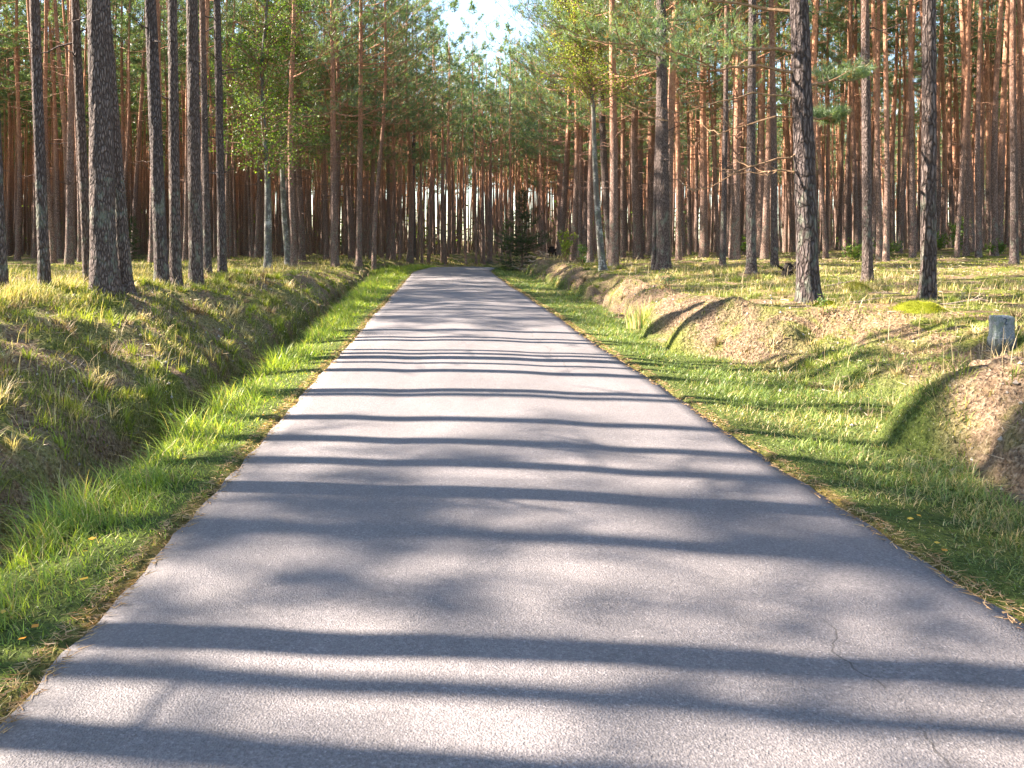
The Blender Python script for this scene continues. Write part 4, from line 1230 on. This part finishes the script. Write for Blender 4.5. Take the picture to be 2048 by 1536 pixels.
# ------------------------------------------------------------------ single things
# reed clump at the ditch end right
x, y, z = at(1283, 655)
n = 150
a = R.uniform(0, 6.28, n); rr = R.uniform(0, .16, n)
P = np.stack([x + rr * np.cos(a) * 1.6, y + rr * np.sin(a), np.full(n, z - .02)], 1)
dry = R.uniform(0, 1, (n, 1)) < .6
o = blades("reed_clump", P, R.uniform(.25, .62, n), np.full(n, .014), a, R.uniform(.05, .45, n), np.where(dry, hz_col((.42, .32, .16), (.66, .54, .32), n), hz_col((.09, .18, .05), (.22, .32, .10), n)), M_grass, 3)
tag(o, "tall clump of straw-coloured reed grass at the foot of the right bank", "grass clump")
# marker stone
def marker_stone():
    x, y, z = at(2003, 699)
    k = y / F
    W = 42 * k * .92; H = 66 * k
    m = N("granite", 0.9, 0.25)
    p = m.pos()
    c = m.ramp(m.noise(p, 60, 3, .7), [(0.3, (.075, .085, .095)), (.7, (.21, .23, .25))])
    c = m.mix(m.ramp(m.noise(p, 14, 4, .7, .6), [(0.5, 0), (.6, .8)]), c, (.10, .13, .105))
    c = m.mix(m.ramp(m.noise(p, 22, 3, .6, .4), [(0.62, 0), (.68, .8)]), c, (.20, .22, .22))
    zz = m.sep(m.pos(obj=True))[2]
    c = m.mix(m.ramp(m.math('ADD', zz, m.math('MULTIPLY', m.noise(p, 12, 3), .2)), [(.14, .85), (.22, 0.0)]), c, (.035, .034, .028))
    m.base(c); m.bump(m.noise(p, 40, 4), .6, .012)
    g = Geo()
    n = 9
    prof = [(-.40, 1.2, 1.14), (-.12, 1.16, 1.1), (.0, 1.14, 1.06), (.10 * H / .31, 1.08, 1.02), (.11 * H / .31, 1.0, .98), (.55 * H, .96, .94), (.94 * H, .93, .9), (.985 * H, .88, .86), (H, .78, .76)]
    V = []
    for (h_, a_, b_) in prof:
        for q in range(24):
            th = q / 24 * 2 * pi
            c_, s_ = cos(th), sin(th)
            e = 11.0
            r_ = (abs(c_) ** e + abs(s_) ** e) ** (-1 / e)
            V.append((c_ * r_ * W / 2 * a_ + random.uniform(-.003, .003), s_ * r_ * W / 2 * b_ * .9 + random.uniform(-.005, .005), h_ + random.uniform(-.004, .004)))
    V.append((0, 0, H + .004))
    Q_ = [(r * 24 + q, r * 24 + (q + 1) % 24, (r + 1) * 24 + (q + 1) % 24, (r + 1) * 24 + q) for r in range(len(prof) - 1) for q in range(24)]
    b = (len(prof) - 1) * 24
    T_ = [(b + q, b + (q + 1) % 24, b + 24) for q in range(24)]
    g.add(V, T_, Q_)
    root = empty("marker_stone", (x, y, z), radians(-8), "grey weathered stone marker post half sunk in moss near the right edge", "marker stone")
    link("post", g.mesh("marker_stone", [m.m]), root)
    md = N("faded_paint", .8); md.b.inputs["Base Color"].default_value = (.035, .045, .07, 1)
    cu = bpy.data.curves.new("painted_number", 'FONT'); cu.body = "2"; cu.size = .095; cu.extrude = .002; cu.align_x = 'CENTER'
    cu.materials.append(md.m)
    tmp = bpy.data.objects.new("number_curve", cu); COL.objects.link(tmp)
    bpy.context.view_layer.update()
    me_ = bpy.data.meshes.new_from_object(tmp.evaluated_get(bpy.context.evaluated_depsgraph_get()))
    bpy.data.objects.remove(tmp); bpy.data.curves.remove(cu)
    t = link("painted_number", me_, root)
    t.location = (0, -W / 2 * .9 * .93 - .002, H * .76); t.rotation_euler = (radians(90 - 3), 0, 0)
marker_stone()
# moss cushions
def mound(px, py, wpx, hpx, label, name="moss_cushion", cat="moss cushion", cols=((.20, .22, .02), (.46, .46, .04)), group="bright moss cushions"):
    x, y, z = at(px, py)
    k = y / F; W = wpx * k / 2; H = hpx * k
    n = int(2600)
    a = R.uniform(0, 6.28, n); r_ = R.uniform(0, 1, n) ** .5 * np.where(R.uniform(0, 1, n) < .2, 1.5, 1.0)
    X = x + np.cos(a) * r_ * W; Y = y + np.sin(a) * r_ * W * .8
    hh = H * np.maximum(1 - r_ ** 2, 0) * (.7 + .6 * fbm(X * 6, Y * 6, 151, 2))
    root = empty(name, (x, y, z), 0, label, cat, group)
    # solid cushion under the fibres
    g = Geo(); rings = 9; sg = 28; V = []
    for i_ in range(rings):
        f = i_ / (rings - 1)
        for q in range(sg):
            th = q / sg * 2 * pi
            xx = np.cos(th) * f * W; yy = np.sin(th) * f * W * .8
            V.append((xx, yy, gz(x + xx, y + yy) - z + H * (1 - f * f) * (.7 + .6 * float(fbm(np.array([(x + xx) * 6]), np.array([(y + yy) * 6]), 151, 2)[0])) - .012 - .03 * f ** 4))
    Q_ = [(i_ * sg + q, i_ * sg + (q + 1) % sg, (i_ + 1) * sg + (q + 1) % sg, (i_ + 1) * sg + q) for i_ in range(rings - 1) for q in range(sg)]
    g.add(V, None, np.array(Q_)[:, ::-1], 0, cols[0])
    link("cushion", g.mesh("moss_body", [M_mossb], True), root)
    P = np.stack([X - x, Y - y, ground_z(X, Y) - z + hh - .015], 1)
    o = blades("fibres", P, R.uniform(.012, .03, n), np.full(n, .008), a, R.uniform(.2, 1, n), hz_col(cols[0], cols[1], n), M_mossb, 1)
    o.parent = root
mound(1838, 618, 115, 16, "wide bright yellow moss cushion below the almost black trunk")
mound(1650, 612, 50, 12, "small yellow moss cushion at the right foot of the big fissured trunk")
mound(1712, 580, 60, 18, "straw-topped moss hump in front of the smooth orange-brown trunk", cols=((.24, .24, .04), (.55, .46, .14)))
# stumps and brush
def stump(px, py, wpx, hpx, label):
    x, y, z = at(px, py); k = y / F; r_ = wpx * k / 2; H = hpx * k
    root = empty("tree_stump", (x, y, z), 0, label, "tree stump")
    g = Geo(); zs = np.linspace(-.08, H, 9)
    P = np.stack([0 * zs, 0 * zs, zs], 1)
    th = np.arange(22) / 22 * 2 * pi
    TH, Z = np.meshgrid(th, zs)
    d = r_ * .55 * (fbm(np.cos(TH) * 2 + 5, np.sin(TH) * 2 + Z * 8, int(px), 3) - .5) + r_ * .3 * np.exp(-np.maximum(Z, 0) / (H * .3))
    tube(g, P, r_ * .8 * (1 - .6 * (np.clip(zs, 0, H) / H) ** 2), 22, disp=d)
    link("stump_body", g.mesh("stump_body", [M_darkwood], True), root)
    g = Geo()
    for q in range(7):
        a = R.uniform(0, 6.28)
        Lp = limb_path(np.array([cos(a) * r_ * .5, sin(a) * r_ * .5, H * R.uniform(.2, .9)]), a, radians(R.uniform(-35, 40)), r_ * R.uniform(1, 2.0), 6, wob=.3)
        tube(g, Lp, np.linspace(r_ * .22, .01, 6), 6)
    link("roots", g.mesh("stump_roots", [M_darkwood], True), root)
stump(1577, 552, 30, 26, "black rotten stump just left of the big fissured trunk")
stump(1104, 513, 22, 20, "dark stump at the end of the brush heap beside the broad-crowned pine")
def brush(px, py, wpx, hpx, label, n=40, name="brush_pile", cat="brush pile", slope=0, group=None, th=.014):
    x, y, z = at(px, py); k = y / F; W = wpx * k; H = hpx * k
    root = empty(name, (x, y, z), 0, label, cat, group)
    g = Geo()
    for q in range(n):
        bx_ = R.uniform(-.5, .5) * W; by_ = R.uniform(-.35, .35) * W * .5
        b = np.array([bx_, by_, gz(x + bx_, y + by_) - z + R.uniform(0, H * .6)])
        a = (0 if R.uniform() < .5 else pi) + R.normal(0, .6)
        Lp = limb_path(b, a, radians(R.uniform(-8, 26)), W * R.uniform(.15, .5), 6, wob=.18, tip=-.1)
        tube(g, Lp, np.linspace(th * R.uniform(.5, 1.3), .004, 6), 5, cap=False)
    link("branches", g.mesh("brush_branches", [M_deadwood]), root)
brush(1700, 500, 120, 22, "heap of pale dead branches behind the smooth orange-brown trunk", 46, th=.03)
brush(1068, 520, 60, 16, "low heap of reddish cut branches sloping to the verge by the bend", 40, th=.025)
def stick(px, py, lpx, ang, label, r_=.014, tilt=4, group="fallen branches on the right bank"):
    x, y, z = at(px, py); k = y / F; L = lpx * k
    root = empty("fallen_branch", (x, y, z), 0, label, "fallen branch", group)
    g = Geo()
    Lp = limb_path(np.array([0, 0, .02]), radians(ang), radians(tilt), L, 9, wob=.12, tip=-.03)
    for i_ in range(9):
        Lp[i_, 2] += gz(x + Lp[i_, 0], y + Lp[i_, 1]) - z
    tube(g, Lp, np.linspace(r_, .005, 9), 7)
    for q in range(4):
        b = Lp[R.integers(2, 8)]
        S_ = limb_path(b, radians(ang) + R.choice([-1, 1]) * R.uniform(.4, 1.0), radians(R.uniform(5, 35)), L * R.uniform(.15, .35), 5, wob=.15)
        tube(g, S_, np.linspace(r_ * .5, .003, 5), 5)
    link("stem", g.mesh("fallen_branch", [M_deadwood], True), root)
stick(1648, 576, 55, 8, "pale broken branch lying beside the moss hump", .02)
stick(1676, 574, 24, 55, "short forked stick poking up beside the moss hump", .008, 55)
stick(1700, 607, 70, -4, "long thin branch lying between the two yellow moss cushions")
stick(1880, 612, 90, -6, "dark thin branch right of the wide yellow moss cushion", .012)
stick(1640, 716, 70, 12, "dark twig lying at the edge of the side hollow", .010)
stick(1800, 590, 55, 170, "weathered branch lying left of the almost black trunk's foot", .012)
stick(275, 715, 60, -20, "pale twig on the slope of the left bank below the thickest trunk", .009, group=None)
stick(120, 720, 70, 28, "grey twig on the slope of the left bank near the picture's left edge", .008, group=None)
print("objects", len(bpy.data.objects))
